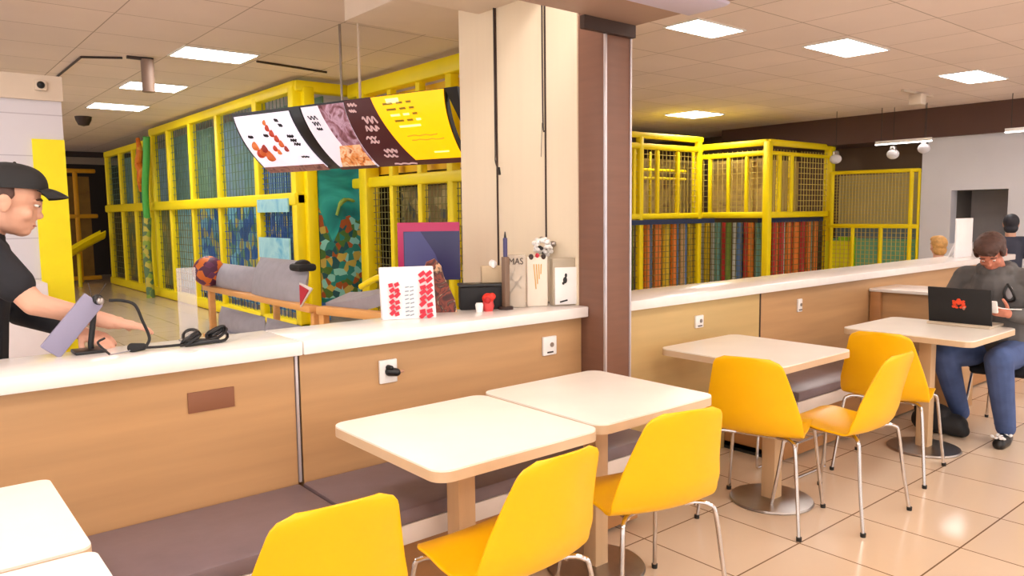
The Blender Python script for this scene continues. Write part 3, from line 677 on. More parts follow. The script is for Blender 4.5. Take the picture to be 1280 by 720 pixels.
MB().poly([q0, q1, q2], M['black'], mn*-.05).build('end_bracket', None, yb, smooth=False)

# ------------------------------------------------------------------ lounge sofas behind the counter
so = thing('wooden_sofa', 'orange wooden sofa with grey cushions in front of the blue netting, long one', 'sofa', (2.5, 6.6, 0))
def slat(a, b, w, h, nm, par, m=None): MB().bar(a, b, w, h, m or M['orange_wood'], 0, .008).build(nm, None, par)
slat((0, -1.2, .79), (0, 1.3, .79), .09, .05, 'top_rail', so); slat((0, -1.2, .3), (0, 1.3, .3), .12, .05, 'lower_rail', so)
for y in (-1.15, 1.25): slat((.03, y, 0), (.03, y, .77), .06, .06, 'leg', so)
for y in (-1.15, 1.25): slat((.7, y, 0), (.7, y, .6), .06, .06, 'leg', so)
g = MB()
for i in range(24): g.box(-.012, .012, -1.1+.1*i-.02, -1.1+.1*i+.02, 0.05, .28, M['orange_wood'])
g.build('slats', None, so)
def pillow(b, c, sx, sy, sz, m, rx=0, ry=0):
    rot = Matrix.Rotation(rx, 3, 'X') @ Matrix.Rotation(ry, 3, 'Y'); c = Vector(c)
    def fn(sgn): return lambda u, v: tuple(c+rot @ Vector(((abs(math.sin(u*PI))*abs(math.sin(v*PI)))**.45*sgn*sx, (u*2-1)*sy, (v*2-1)*sz)))
    b.grid(fn(1), 14, 12, m); b.grid(fn(-1), 14, 12, m); bmesh.ops.remove_doubles(b.bm, verts=b.bm.verts, dist=.0005); bmesh.ops.recalc_face_normals(b.bm, faces=b.bm.faces); return b
for y, hh in ((.75, .13), (-.35, .20)):
    pillow(MB(), (.08, y, .86+hh*.4), .11, .52, hh, M['gcush'], 0, .25).build('back_cushion', None, so)
for y in (.7, -.5): pillow(MB(), (.12, y, .47), .1, .58, .12, M['gcush'], 0, .1).build('seat_cushion', None, so)
MB().box(.0, .75, -1.15, 1.25, .3, .38, M['gcush'], .03).build('seat_base', None, so)
so2 = thing('wooden_sofa', 'shorter orange wooden sofa with a swooping grey cushion and yellow arm', 'sofa', (2.55, 5.3, 0), math.radians(-75))
so2.location = (2.62, 4.93, 0); so2.rotation_euler = (0, 0, math.radians(14))
slat((0, -.35, .79), (0, .42, .79), .09, .06, 'top_rail', so2)
slat((0, -.35, .3), (0, .42, .3), .1, .05, 'lower_rail', so2)
for y in (-.32, .38): slat((0, y, 0), (0, y, .79), .06, .06, 'leg', so2)
MB().grid(lambda u, v: (.05+.25*v, .42-.78*u, .84+.16*u**1.6+.06*v), 12, 5, M['gcush']).build('swoop_cushion', None, so2, mods=[('SOLIDIFY', dict(thickness=.09))])
MB().tube(spline([(.12, -.36, .72), (.12, -.36, 1.0), (.12, -.30, 1.07), (.12, -.1, 1.05), (.12, .1, .97)]), .022, M['pyel'], 10).build('arm_bow', None, so2)
fl = tag(MB().poly([(2.44, 5.52, .80), (2.44, 5.30, .96), (2.44, 5.52, .99)], M['white'], (.01, 0, 0)).poly([(2.432, 5.505, .82), (2.432, 5.35, .945), (2.432, 5.505, .975)], M['red'], (.006, 0, 0)).build('pennant', smooth=False), 'small red and white triangular pennant on the sofa rail', 'pennant')
tag(MB().box(2.5, 2.66, 5.66, 5.86, 1.06, 1.12, M['blackm'], .025).ball((2.58, 5.76, 1.11), .07, M['blackm'], (.9, 1.1, .6)).build('black_pouch'), 'black pouch lying on top of the grey sofa cushions', 'bag')
tag(MB().ball((2.45, 7.65, .97), .15, ramp_mat('ball_pattern', ['#5A2A4C', '#E07830', '#6C3860', '#3E2450'], 16, kind='v'), n=24).build('play_ball'), 'purple and orange ball resting on the end of the wooden sofa rail', 'ball')
# distant furniture
ft = thing('side_cabinet', 'low white slatted cabinet by the white wall behind the attendant', 'cabinet', (.62, 6.7, 0))
MB().box(-.35, .3, -.2, .2, 0, 1.03, mat('cab_white', '#E8E4EA', .5), .01).build('body', None, ft)
g = MB()
for i in range(6): g.box(-.3+.1*i-.012, -.3+.1*i+.012, -.205, -.2, .85, .98, M['dark'])
g.build('slots', None, ft)

# ------------------------------------------------------------------ things on the worktop
ZT = 1.02
t = thing('paper_bag', 'white paper bag with red printed lettering standing on the worktop', 'bag', (1.865, 3.02, ZT), math.radians(-22))
def bag_fn():
    b = MB(); b.box(-.125, .125, -.03, .03, 0, .24, M['paper'], .004)
    for v in b.bm.verts:
        if v.co.z > .12: v.co.y *= .35; v.co.x -= .008
    return b
bag_fn().build('bag_body', None, t)
g = MB(); rnd = random.Random(2)
def strokes(g, x0, x1, z0, z1, n, m, y=-.032, th=.0022, th2=.010):
    for i in range(n):
        zz = z0+(z1-z0)*(i+.5)/n; k = max(0, (zz-.12)/.12) if zz > .12 else 0; yy = y+.017*min(1, k)
        for xx in range(2):
            a = x0+(x1-x0)*xx/2+rnd.uniform(0, .006); g.bar((a, yy, zz-th2/2), (a+(x1-x0)*.4, yy, zz+rnd.uniform(-.3, .6)*th2), th, th2*.9, m, PI/2*0)
strokes(g, -.095, -.045, .02, .18, 6, M['red'], -.036, .003, .019); strokes(g, .045, .11, .0, .22, 8, M['red'], -.036, .003, .02)
g.build('red_lettering', None, t, smooth=False)
g = MB(); strokes(g, -.025, .02, .01, .16, 8, mat('grey_print', '#8C9CA8', .5), -.036, .0015, .006); g.build('small_print', None, t, smooth=False)

t = thing('touch_monitor', 'dark blue monitor with a magenta surround behind the paper bag', 'monitor', (2.36, 3.62, .03), math.radians(-38))
MB().box(-.16, .19, 0, .03, 1.12, 1.425, mat('magenta', '#B0245C', .4), .006).build('surround', None, t)
MB().box(-.125, .19, -.006, 0, 1.10, 1.375, mat('navy_screen', '#2E2C58', .25, noise=.1, nscale=2)).build('screen', None, t)
MB().poly([(-.12, -.008, 1.37), (-.03, -.008, 1.375), (.05, -.008, 1.25), (.1, -.008, 1.11), (-.12, -.008, 1.11)], mat('pale_navy', '#43447A', .25), (0, .001, 0)).build('screen_picture', None, t, smooth=False)  # paler navy area across part of the screen
MB().tube([(.02, .04, -.03), (.02, .04, 1.2)], .03, M['blackm']).lathe([(0, 0), (.18, 0), (.18, .02), (0, .025)], M['blackm'], 32, (.02, .04, -.03)).build('stand', None, t)

t = thing('food_standee', 'dark glossy food picture standee leaning beside the paper bag', 'standee', (2.075, 3.09, ZT), math.radians(-30))
pts = [(-.075, 0, 0), (.095, 0, 0), (.085, 0, .06), (.06, 0, .12), (.035, 0, .17), (.02, 0, .23), (-.01, 0, .265), (-.05, 0, .25), (-.07, 0, .2), (-.055, 0, .16), (-.075, 0, .1)]
MB().poly(pts, ramp_mat('food_print', ['#3A1410', '#4A1A18', '#8C3C28', '#2A0E0E', '#E0B088', '#5A201C'], 16, .35), (0, .02, 0)).build('card', None, t, smooth=False)
MB().bar((0, .02, .12), (0, .08, 0), .05, .004, M['dark']).build('easel_back', None, t)

t = thing('black_box', 'black storage box between the food standee and the cream column', 'box', (2.345, 3.22, ZT-0.0), math.radians(-30))
# it stands on a lower ledge behind the worktop edge
t.location = (2.325, 3.05, ZT)
MB().box(-.12, .10, -.035, .06, 0, .115, M['blackm'], .006).build('body', None, t)
MB().box(-.125, .105, -.04, .065, .115, .13, M['black'], .004).build('lid', None, t)
t = thing('napkin_carton', 'tan napkin carton on top of the black box', 'carton', (2.385, 3.045, ZT+.131), math.radians(-30))
MB().box(-.06, .06, -.025, .025, 0, .085, mat('tan_card', '#BFA98A', .7, noise=.06), .003).build('carton_body', None, t)
pillow(MB(), (0, 0, .095), .02, .04, .02, M['paper']).build('tissue', None, t)
t = tag(MB().ball((0, 0, .05), .024, mat('rose', '#E0301E', .5), (1, 1, .9)).ball((.008, -.015, .058), .015, mat('rose', '#E0301E', .5)).ball((-.012, -.012, .045), .014, mat('rose_dark', '#B81C1C', .5)).lathe([(0, 0), (.018, 0), (.024, .02), (.02, .04), (0, .042)], mat('rose_pot', '#D84848', .5), 16).build('red_rose_ornament'), 'small red rose ornament at the front of the black box', 'ornament'); t.location = (2.29, 2.965, ZT); t.scale = (1.25,)*3
t = tag(MB().lathe([(0, 0), (.016, 0), (.02, .035), (.016, .045), (0, .045)], M['white'], 20).build('white_cup'), 'tiny white cup left of the red rose ornament', 'cup'); t.location = (2.235, 2.965, ZT)
t = thing('pen_stand', 'tall brown stand with a purple pen upright in it, by the cream column', 'pen stand', (2.395, 2.955, ZT))
t.scale = (1.25, 1.25, 1.32)
MB().box(-.012, .012, -.012, .012, 0, .2, mat('bronze', '#7A6250', .45), .002).lathe([(0, 0), (.03, 0), (.03, .01), (0, .012)], M['dark'], 20).build('stem', None, t)
MB().tube([(0, 0, .2), (0, 0, .27), (0, 0, .275)], [.009, .009, .002], mat('purple_pen', '#44406C', .4), 10).tube([(0, 0, .27), (0, 0, .295)], [.006, .002], M['black'], 10).build('pen', None, t)
t = thing('acrylic_pouch', 'clear pouch of printed leaflets between pen stand and card holder', 'leaflet holder', (2.475, 2.975, ZT), math.radians(-28)); t.scale = (1.15, 1.15, 1.35)
MB().box(-.045, .045, -.015, .015, 0, .20, mat('clear_plastic', '#D8CCBC', .1, alpha=.45), .004).build('pouch', None, t)
MB().box(-.04, .04, -.004, .004, .005, .19, mat('leaflet', '#E8D8C4', .6, noise=.12, nscale=30)).build('leaflet', None, t)
g = MB()
for i, (a, b_) in enumerate((((-.03, .05), (.03, .12)), ((-.03, .12), (.03, .07)), ((-.035, .09), (.0, .15)))): g.bar((a[0], -.006, a[1]), (b_[0], -.006, b_[1]), .002, .004, M['wire'])
g.build('creases', None, t)
text_mesh('lettering', 'MAS', .035, M['wire'], t, Matrix.Translation((0, -.017, .175)) @ Matrix.Rotation(PI/2, 4, 'X'))
t = thing('card_holder', 'upright white card holder with a golden motif, left of the framed card', 'card holder', (2.60, 2.95, ZT), math.radians(-26)); t.scale = (1.1, 1.1, 1.28)
MB().box(-.05, .05, -.01, .01, 0, .2, mat('ivory', '#EFE2D2', .4), .003).build('card', None, t)
g = MB()
for i in range(4): g.bar((-.018+.012*i, -.012, .17), (-.008+.008*i, -.012, .07+.02*i), .003, .004, mat('gold_print', '#D8A850', .4))
g.build('golden_motif', None, t)
MB().ball((-.03, -.008, .2), .012, M['wire'], n=8).ball((.0, -.008, .205), .01, M['red'], n=8).ball((.03, -.008, .2), .012, M['wire'], n=8).build('top_beads', None, t)
t = thing('framed_card', 'framed white card in a grey box holder at the end of the worktop', 'card holder', (2.705, 2.86, ZT), math.radians(-24)); t.scale = (1.18, 1.18, 1.33)
MB().box(-.05, .055, .0, .05, 0, .185, mat('taupe_box', '#B4A690', .4, alpha=1), .004).build('holder', None, t)
fr = MB().box(-.042, .058, -.006, 0, .005, .15, M['white'], .002).build('card', None, t)
g = MB().ball((.004, -.007, .10), .010, M['black'], (1, .2, 1.3), n=8).ball((-.004, -.007, .088), .006, M['black'], (1, .2, 1), n=8).ball((.008, -.007, .118), .006, M['black'], (1, .2, 1.5), n=8)
g.bar((-.02, -.007, .015), (.015, -.007, .022), .002, .006, M['black']); g.build('ink_motif', None, fr)
t = thing('crystal_flower', 'glassy white and black flower ball above the card holders', 'ornament', (2.71, 3.02, ZT))
t.scale = (1.45, 1.45, 1.25)
MB().tube([(0, 0, 0), (0, 0, .22)], .004, M['steel']).lathe([(0, 0), (.02, 0), (.02, .006), (0, .008)], M['steel'], 16).build('stem', None, t)
g = MB(); rnd = random.Random(9)
for i in range(46):
    a, b_ = rnd.uniform(0, 2*PI), rnd.uniform(-1, 1); r_ = .036*rnd.uniform(.8, 1.1); c_ = math.sqrt(1-b_*b_)
    g.ball((r_*c_*math.cos(a), r_*c_*math.sin(a), .245+r_*b_), rnd.uniform(.006, .012), M['white'] if rnd.random() < .72 else M['steel'] if rnd.random() < .5 else M['blackm'], n=6)
g.build('blossom', None, t)

# tablet, cables, acrylic panel
t = thing('payment_tablet', 'grey-lilac tablet tilted in a black stand on the worktop in front of the attendant', 'tablet', (.495, 3.04, ZT))
# slab seen nearly edge-on
rot = Matrix.Rotation(math.radians(40), 3, 'Y')
MB().box(-.038, .038, -.008, .008, -.115, .115, mat('lilac_case', '#8C88A2', .4), .006, rot=rot).build('case', None, t).location = (0, 0, .105)
MB().box(-.034, .034, .008, .011, -.105, .105, M['black'], .001, rot=rot).build('screen', None, t).location = (0, 0, .105)
g = MB().ball((.085, 0, .19), .020, M['black'], n=10).ball((.09, -.02, .185), .014, M['steel'], n=10).tube([(.08, .02, .18), (.06, .03, .03), (.06, .03, .0)], .010, M['black']).box(-.0, .10, -.03, .07, 0, .012, M['black'], .004)
g.build('stand', None, t)
MB().tube([(.08, 0, .19), (.115, 0, .245)], .0015, M['wire'], 5).tube([(.07, 0, .19), (.062, .02, .25)], .0015, M['wire'], 5).build('antenna', None, t)
zc = ZT
tag(MB().tube(spline([(.615, 3.03, 1.205), (.66, 3.03, 1.20), (.70, 3.03, 1.18), (.72, 3.02, 1.12), (.735, 3.0, 1.06), (.715, 2.97, 1.032)]), .0055, M['blackm'], 8)
    .caps((.665, 2.955, 1.036), .017, (.70, 2.95, 1.036), .013, M['blackm'])
    .tube(spline([(.70, 2.95, 1.032), (.76, 2.94, 1.03), (.83, 2.93, 1.03)]), .005, M['blackm'], 8).build('power_cable'), 'black cable looping from the tablet down to a small black puck', 'cable')
tag(MB().tube(spline([(.585, 2.99, 1.075), (.56, 2.975, 1.065), (.57, 2.955, 1.045), (.585, 2.925, 1.026)]), .004, M['blackm'], 8).tube(spline([(.585, 2.925, 1.025), (.62, 2.93, 1.026), (.655, 2.945, 1.028)]), .0025, mat('grey_lead', '#8E8A90', .5), 6).build('stub_cable'), 'short black plug lead lying on the worktop left of the puck', 'cable')
g = MB(); rnd = random.Random(12)
for cx, cy, rr in ((.86, 2.93, .032), (.965, 2.955, .036)):
    for k in range(4):
        ph = rnd.uniform(0, PI); pts = []
        for i in range(15):
            a = 2*PI*i/14; pts.append((cx+rr*math.cos(a)*(1.1-.1*k), cy+rr*.7*math.sin(a)*math.cos(ph*.3), 1.045+.006*k+rr*.55*math.sin(a+ph)))
        g.tube([(p[0], p[1], max(p[2], 1.027)) for p in pts], .006, M['black'], 6)
g.tube(spline([(.87, 2.93, 1.04), (.92, 2.94, 1.032), (.96, 2.95, 1.04)]), .011, M['black'], 8); g.caps((.84, 2.92, 1.03), .009, (.96, 2.93, 1.03), .008, M['black'])
tag(g.build('coiled_cable'), 'tangled black coiled cable lying on the worktop', 'cable')
t = thing('acrylic_screen', 'small clear acrylic panel standing on the worktop left of the play ball', 'screen', (.90, 3.08, ZT))
MB().box(-.035, .035, -.003, .003, .006, .285, mat('acrylic', '#CFC8C8', .08, alpha=.35)).build('panel', None, t); MB().box(-.035, .035, -.02, .02, 0, .006, mat('acrylic_base', '#B8B0B0', .1, alpha=.6)).build('foot', None, t)
tag(MB().box(7.95, 8.35, 2.93, 2.945, 1.02, 1.40, M['paper'], .002).bar((8.15, 2.95, 1.3), (8.15, 3.06, 1.02), .06, .01, M['paper']).build('white_board'), 'blank white board standing on the far end of the right worktop', 'board')
# red leaflet display far right
t = thing('leaflet_rack', 'rack of small red cards at the right edge of the photo', 'rack', (9.4, 2.35, 0), math.radians(0))
MB().box(-.02, .02, -.35, .12, .2, 1.42, M['white'], .005).build('back_panel', None, t)
for i in range(5):
    for j in range(2):
        c_ = MB().box(-.03, -.02, -.30+.2*j, -.13+.2*j, 1.27-.145*i, 1.39-.145*i, mat('red_card', '#B02838', .5, noise=.1, nscale=20), .001).build('red_card', None, t)
        MB().box(-.034, -.03, -.25+.2*j, -.19+.2*j, 1.31-.145*i, 1.35-.145*i, M['paper']).build('card_print', None, c_)
MB().box(-.2, .2, -.3, .1, 0, .02, M['steel']).box(-.015, .015, -.12, -.08, .02, .3, M['steel']).build('foot', None, t)
# chrome rack under the table
t = thing('chrome_rack', 'low chrome wire rack on the floor in front of the bench, behind the aisle chair', 'rack', (3.98, 2.30, 0))
for sy in (-.12, .12): MB().tube(spline([(-.14, sy, .012), (.14, sy, .012), (.16, sy, .03), (.15, sy, .2), (.12, sy, .21), (-.12, sy, .21), (-.15, sy, .2), (-.16, sy, .03), (-.14, sy, .012)], 4), .008, M['chrome']).build('side_loop', None, t)
for x in (-.12, -.04, .04, .12): MB().tube([(x, -.12, .21), (x, .12, .21)], .006, M['chrome']).build('cross_wire', None, t)
# laptop
t = thing('laptop', 'open black laptop with an orange logo on its lid on the far table', 'laptop', (5.22, 1.90, .75), 0)
MB().box(.01, .25, -.185, .185, 0, .018, mat('laptop_body', '#C9B9A4', .4), .004).build('keyboard_base', None, t)
lr = Matrix.Rotation(math.radians(-10), 3, 'Y')
ld = MB().box(-.006, .006, -.185, .185, 0, .235, M['blackm'], .004, rot=lr); lo = ld.build('lid', None, t); lo.location = (.03, 0, .012)
g = MB(); om = mat('orange_logo', '#E8451C', .5, emis=.0)
rnd = random.Random(6)
LR = lambda y, z, d=.009: tuple(Vector((0, 0, .1175))+lr @ Vector((-d, y, z-.1175)))
for (y, z, r_) in ((0, .145, .022), (.02, .135, .018), (-.02, .135, .018), (.03, .115, .012), (-.032, .118, .012), (.012, .11, .010), (-.012, .112, .010), (0, .16, .012), (.03, .15, .009), (-.028, .152, .009)):
    g.ball(LR(y, z, .007), r_, om, (.12, 1, .8), None, 10)
for (y, z) in ((.01, .133), (-.012, .13), (0, .118)): g.ball(LR(y, z, .0095), .006, M['blackm'], (.2, 1, 1), None, 8)
g.build('orange_logo', None, lo).location = (0, 0, 0)

# ------------------------------------------------------------------ people
SK = mat('skin', '#D9A58C', .5, noise=.04, nscale=8); SK2 = mat('skin_warm', '#C98068', .5, noise=.05, nscale=8)
HAIR = mat('brown_hair', '#4A3028', .6, noise=.25, nscale=30, bump=.3)
def V(*a): return Vector(a)
def blob(name, fill, m, parent, voxel=.006, smooth_it=3, label=None):
    b = MB(); fill(b)
    return b.build(name, m, parent, mods=[('REMESH', dict(mode='VOXEL', voxel_size=voxel)), ('SMOOTH', dict(iterations=smooth_it, factor=.5))], ang=180, label=label)
def chain(b, pts, rs):
    for i in range(len(pts)-1): b.caps(pts[i], rs[i], pts[i+1], rs[i+1])
def hand(b, wrist, fdir, pnorm, thumbside, curl=.5, s=1.0, spread=.10):
    """palm at the wrist, fingers run along fdir and curl towards pnorm"""
    f = Vector(fdir).normalized(); p = Vector(pnorm); p = (p-f*p.dot(f)).normalized(); sd = f.cross(p).normalized()
    if sd.dot(Vector(thumbside)) < 0: sd = -sd
    w = Vector(wrist)
    b.caps(w, .024*s, w+f*.03*s, .024*s)
    for k in (-.026, -.009, .009, .026): b.caps(w+f*.02*s+sd*k*.6*s, .017*s, w+f*.082*s+sd*k*s, .0125*s)
    for k, L in ((.030, .068), (.010, .076), (-.010, .070), (-.029, .055)):
        q = w+f*.085*s+sd*k*s; d = (f+sd*k*spread*30*.1).normalized(); r = .0092*s
        for j, fr in enumerate((.45, .32, .23)):
            a = curl*(.5+.5*j); d = (d*math.cos(a)+p*math.sin(a)).normalized()
            q2 = q+d*L*fr*s; b.caps(q, r, q2, r*.92); q = q2; r *= .92
    q = w+f*.025*s+sd*.026*s; d = (f*.6+sd*.75+p*.25).normalized(); r = .012*s
    for fr in (.04, .032, .025):
        q2 = q+d*fr*s; b.caps(q, r, q2, r*.9); q = q2; d = (d+f*.35+p*.25).normalized(); r *= .9
def head(b, c, fwd, upv, s=1.0):
    f = Vector(fwd).normalized(); u = Vector(upv); u = (u-f*u.dot(f)).normalized(); l = u.cross(f); c = Vector(c)
    R = Matrix((f, l, u)).transposed()
    E_ = lambda x, y, z, sx, sy, sz, n=20: b.ball(c+R @ Vector((x*s, y*s, z*s)), 1, None, (sx*s, sy*s, sz*s), R, n)
    # create_uvsphere scale then rotate: works in head frame
    E_(-.012, 0, .03, .098, .076, .088); E_(.018, 0, -.035, .068, .060, .075); E_(.045, 0, -.088, .032, .030, .024)   # skull, face, chin
    E_(.02, 0, -.065, .06, .052, .045); E_(.075, 0, .015, .018, .052, .012)     # jaw, brow
    E_(.088, 0, -.030, .017, .013, .013, 12); E_(.084, 0, -.008, .012, .009, .028, 12)   # nose
    E_(.076, 0, -.062, .011, .024, .007, 12); E_(.074, 0, -.073, .011, .020, .008, 12)   # lips
    for sy in (-1, 1):
        E_(.054, sy*.036, -.034, .022, .024, .026, 12); E_(-.008, sy*.077, -.012, .020, .009, .032, 12)   # cheek, ear
        E_(-.012, sy*.082, .004, .016, .008, .016, 10)
    return R
def face_bits(parent, c, R, s=1.0):
    P = lambda x, y, z: Vector(c)+R @ Vector((x*s, y*s, z*s))
    for sy in (-1, 1): MB().ball(P(.079, sy*.030, .002), .0095*s, M['white'], (1, 1, .55), R, 10).ball(P(.0855, sy*.030, .001), .005*s, M['black'], (1, 1, .8), R, 8).build('eye', None, parent)
    e = MB()
    for sy in (-1, 1): e.tube([P(.086, sy*.014, .020), P(.088, sy*.030, .026), P(.076, sy*.048, .019)], .0035*s, HAIR, 6)
    e.build('eyebrows', None, parent)
    MB().tube([P(.080, -.018, -.068), P(.087, 0, -.067), P(.080, .018, -.068)], .0028*s, mat('lip', '#A8605A', .5), 6).build('mouth', None, parent)

# --- attendant in cap and black T-shirt, standing behind the counter, facing right
t = tag(None or bpy.data.objects.new('person', None), 'attendant in black cap and black T-shirt standing behind the worktop, reaching to the tablet', 'person'); C.objects.link(t); A0 = V(.26, 3.40, 0); t.location = A0
L_ = lambda *p: Vector(p)-A0
hc = L_(.375, 3.36, 1.565); hf = V(.93, -.18, -.22); hu = V(.22, 0, .97)
shR, shL = L_(.27, 3.235, 1.385), L_(.30, 3.60, 1.38)
elR, wrR = L_(.40, 3.16, 1.20), L_(.635, 3.13, 1.115)
elL, wrL = L_(.40, 3.55, 1.13), L_(.55, 3.20, 1.075)
def body1(b):
    head(b, hc, hf, hu, 1.08)
    chain(b, [L_(.27, 3.41, 1.40), L_(.32, 3.385, 1.50)], [.062, .055])
    chain(b, [L_(.22, 3.41, 1.30), L_(.20, 3.41, 1.10), L_(.18, 3.41, .95)], [.13, .12, .125])
    chain(b, [shR, elR, wrR], [.052, .042, .028]); chain(b, [shL, elL, wrL], [.052, .042, .028])
    for sy in (-.1, .1): chain(b, [L_(.18, 3.41+sy, .92), L_(.20, 3.41+sy, .5), L_(.16, 3.41+sy, .08)], [.085, .06, .042]); chain(b, [L_(.14, 3.41+sy, .05), L_(.32, 3.41+sy*1.3, .035)], [.04, .032])
    hand(b, wrR, V(.95, .0, -.25), V(.1, .1, -1), V(0, 1, .1), .22, 1.0)
    hand(b, wrL, V(.6, -.75, -.25), V(.3, .1, -1), V(-1, -.4, 0), .5, .95)
bd = blob('body', body1, SK, t, .0045, 2)
Rr = Matrix((Vector(hf).normalized(), Vector(hu).cross(Vector(hf)).normalized(), (Vector(hu)-Vector(hf).normalized()*Vector(hu).dot(Vector(hf).normalized())).normalized())).transposed()
# orthonormal head frame
f_ = Vector(hf).normalized(); u_ = Vector(hu); u_ = (u_-f_*u_.dot(f_)).normalized(); l_ = u_.cross(f_); R1 = Matrix((f_, l_, u_)).transposed()
face_bits(t, hc, R1, 1.08)
def shirt1(b):
    chain(b, [L_(.235, 3.41, 1.34), L_(.21, 3.41, 1.15), L_(.185, 3.41, .93), L_(.19, 3.41, .86)], [.148, .142, .15, .152])
    for sh, el in ((shR, elR), (shL, elL)):
        chain(b, [L_(.25, 3.41, 1.375), sh], [.085, .072]); chain(b, [sh, sh+(el-sh)*.62], [.073, .066])
        b.caps(L_(.24, 3.41, 1.30), .12, sh*.8+L_(.25, 3.41, 1.2)*.2, .08)
    chain(b, [L_(.265, 3.40, 1.40), L_(.29, 3.395, 1.435)], [.078, .067])
blob('black_tshirt', shirt1, mat('black_cotton', '#1C1D24', .85, noise=.1, nscale=20, bump=.15), t, .008, 3)
def trou1(b):
    chain(b, [L_(.185, 3.41, .92), L_(.185, 3.41, .85)], [.145, .145])
    for sy in (-.1, .1): chain(b, [L_(.18, 3.41+sy, .88), L_(.20, 3.41+sy, .5), L_(.16, 3.41+sy, .11)], [.105, .08, .065])
blob('trousers', trou1, mat('dark_trousers', '#22232C', .8), t, .01, 2)
def shoes1(b):
    for sy in (-.1, .1): chain(b, [L_(.14, 3.41+sy, .05), L_(.33, 3.41+sy*1.3, .042)], [.05, .042])
blob('shoes', shoes1, M['black'], t, .008, 2)
def sleeveL(b): chain(b, [elL*.6+shL*.4, elL, elL*.25+wrL*.75], [.055, .05, .036])
blob('dark_arm_sleeve', sleeveL, mat('black_cotton', '#1C1D24', .85), t, .006, 2)
# hair under the cap, ear stays free
def hair1(b):
    for (x, y, z, a, bb, c_) in ((-.055, 0, .01, .065, .078, .062), (-.03, .0, .055, .085, .083, .05), (-.012, -.074, .022, .028, .012, .03), (-.012, .074, .022, .028, .012, .03), (-.07, 0, -.03, .04, .06, .035)):
        b.ball(hc+R1 @ V(x*1.08, y*1.08, z*1.08), 1, None, (a*1.08, bb*1.08, c_*1.08), R1, 16)
blob('short_hair', hair1, HAIR, t, .006, 2)
cb = MB(); S1 = 1.08
def capf(u, v):
    a = 2*PI*u; k = v*PI/2; x = -.010+.112*math.cos(a)*math.cos(k)**.75; y = .090*math.sin(a)*math.cos(k)**.75; z = .040+.092*math.sin(k)+.020*math.cos(a)*(1-v)
    return hc+R1 @ V(x*S1, y*S1, z*S1)
cb.grid(capf, 32, 10); co = cb.build('cap', M['blackm'], t, mods=[('SOLIDIFY', dict(thickness=.004))])
vb = MB()
def visf(u, v):
    a = (u-.5)*2; yy = a*.074*(1-.18*v*v); x = .060+.040*math.sqrt(max(0, 1-a*a*.9))+.066*v*math.sqrt(max(0, 1-.75*a*a)); z = .066-.018*v*v-.018*a*a+.002*v
    return hc+R1 @ V(x*S1, yy*S1, z*S1)
vb.grid(visf, 16, 8); vb.build('visor', M['blackm'], co, mods=[('SOLIDIFY', dict(thickness=.004))])
MB().ball(hc+R1 @ V(-.01*S1, 0, .132*S1), .006, M['blackm'], n=8).build('cap_button', None, co)

# --- seated person with laptop
t = bpy.data.objects.new('person', None); C.objects.link(t); B0 = V(5.74, 1.81, 0); t.location = B0
tag(t, 'person in grey hoodie and jeans seated at the laptop, head bowed over a white phone', 'person')
L2 = lambda *p: Vector(p)-B0
hc2 = L2(5.49, 1.815, 1.215); hf2 = V(-.72, -.12, -.62); hu2 = V(-.6, 0, .8)
sR, sL = L2(5.63, 2.0, 1.03), L2(5.63, 1.62, 1.03)
eR, wR = L2(5.56, 2.10, .80), L2(5.35, 1.88, .845)
eL, wL = L2(5.56, 1.54, .80), L2(5.37, 1.66, .84)
pel = L2(5.74, 1.81, .54)
kR, kL = L2(5.27, 1.98, .55), L2(5.27, 1.67, .56)
aR, aL = L2(5.57, 1.98, .10), L2(5.44, 1.665, .08)
def body2(b):
    head(b, hc2, hf2, hu2, 1.0)
    chain(b, [L2(5.61, 1.81, 1.05), L2(5.55, 1.81, 1.15)], [.06, .052])
    chain(b, [L2(5.62, 1.81, .96), L2(5.68, 1.81, .75), pel], [.125, .12, .12])
    chain(b, [sR, eR, wR], [.05, .04, .027]); chain(b, [sL, eL, wL], [.05, .04, .027])
    chain(b, [pel+V(0, .09, 0), kR, aR], [.085, .058, .038]); chain(b, [pel+V(0, -.09, 0), kL, aL], [.085, .058, .038])
    chain(b, [aR+V(.02, 0, -.045), aR+V(-.15, .01, -.06)], [.034, .028]); chain(b, [aL+V(.02, 0, -.035), aL+V(-.14, -.02, -.045)], [.034, .026])
    hand(b, wR, V(-.6, -.75, .1), V(-.3, -.2, .8), V(-.2, .3, 1), .75, .92); hand(b, wL, V(-.75, .5, .2), V(.2, .6, .6), V(.2, -.2, 1), .75, .92)
blob('body', body2, SK2, t, .0045, 2)
f_ = Vector(hf2).normalized(); u_ = Vector(hu2); u_ = (u_-f_*u_.dot(f_)).normalized(); l_ = u_.cross(f_); R2 = Matrix((f_, l_, u_)).transposed()
face_bits(t, hc2, R2)
def hood(b):
    chain(b, [L2(5.60, 1.81, .985), L2(5.66, 1.81, .78), L2(5.71, 1.81, .58)], [.15, .155, .16])
    b.caps(sR, .085, sL, .085); b.caps(L2(5.62, 1.9, .92), .13, L2(5.62, 1.72, .92), .13)
    for s_1, e_1, w_1 in ((sR, eR, wR), (sL, eL, wL)): chain(b, [s_1, e_1, e_1*.15+w_1*.85], [.083, .066, .045])
    for i in range(12):
        a = 2*PI*i/12; b.ball(L2(5.585+.075*math.cos(a), 1.81+.088*math.sin(a), 1.105+.02*math.cos(a)), .036, n=10)
blob('grey_hoodie', hood, mat('grey_hoodie', '#5E5C5C', .9, noise=.15, nscale=12, bump=.2), t, .008, 3)
ln = MB()
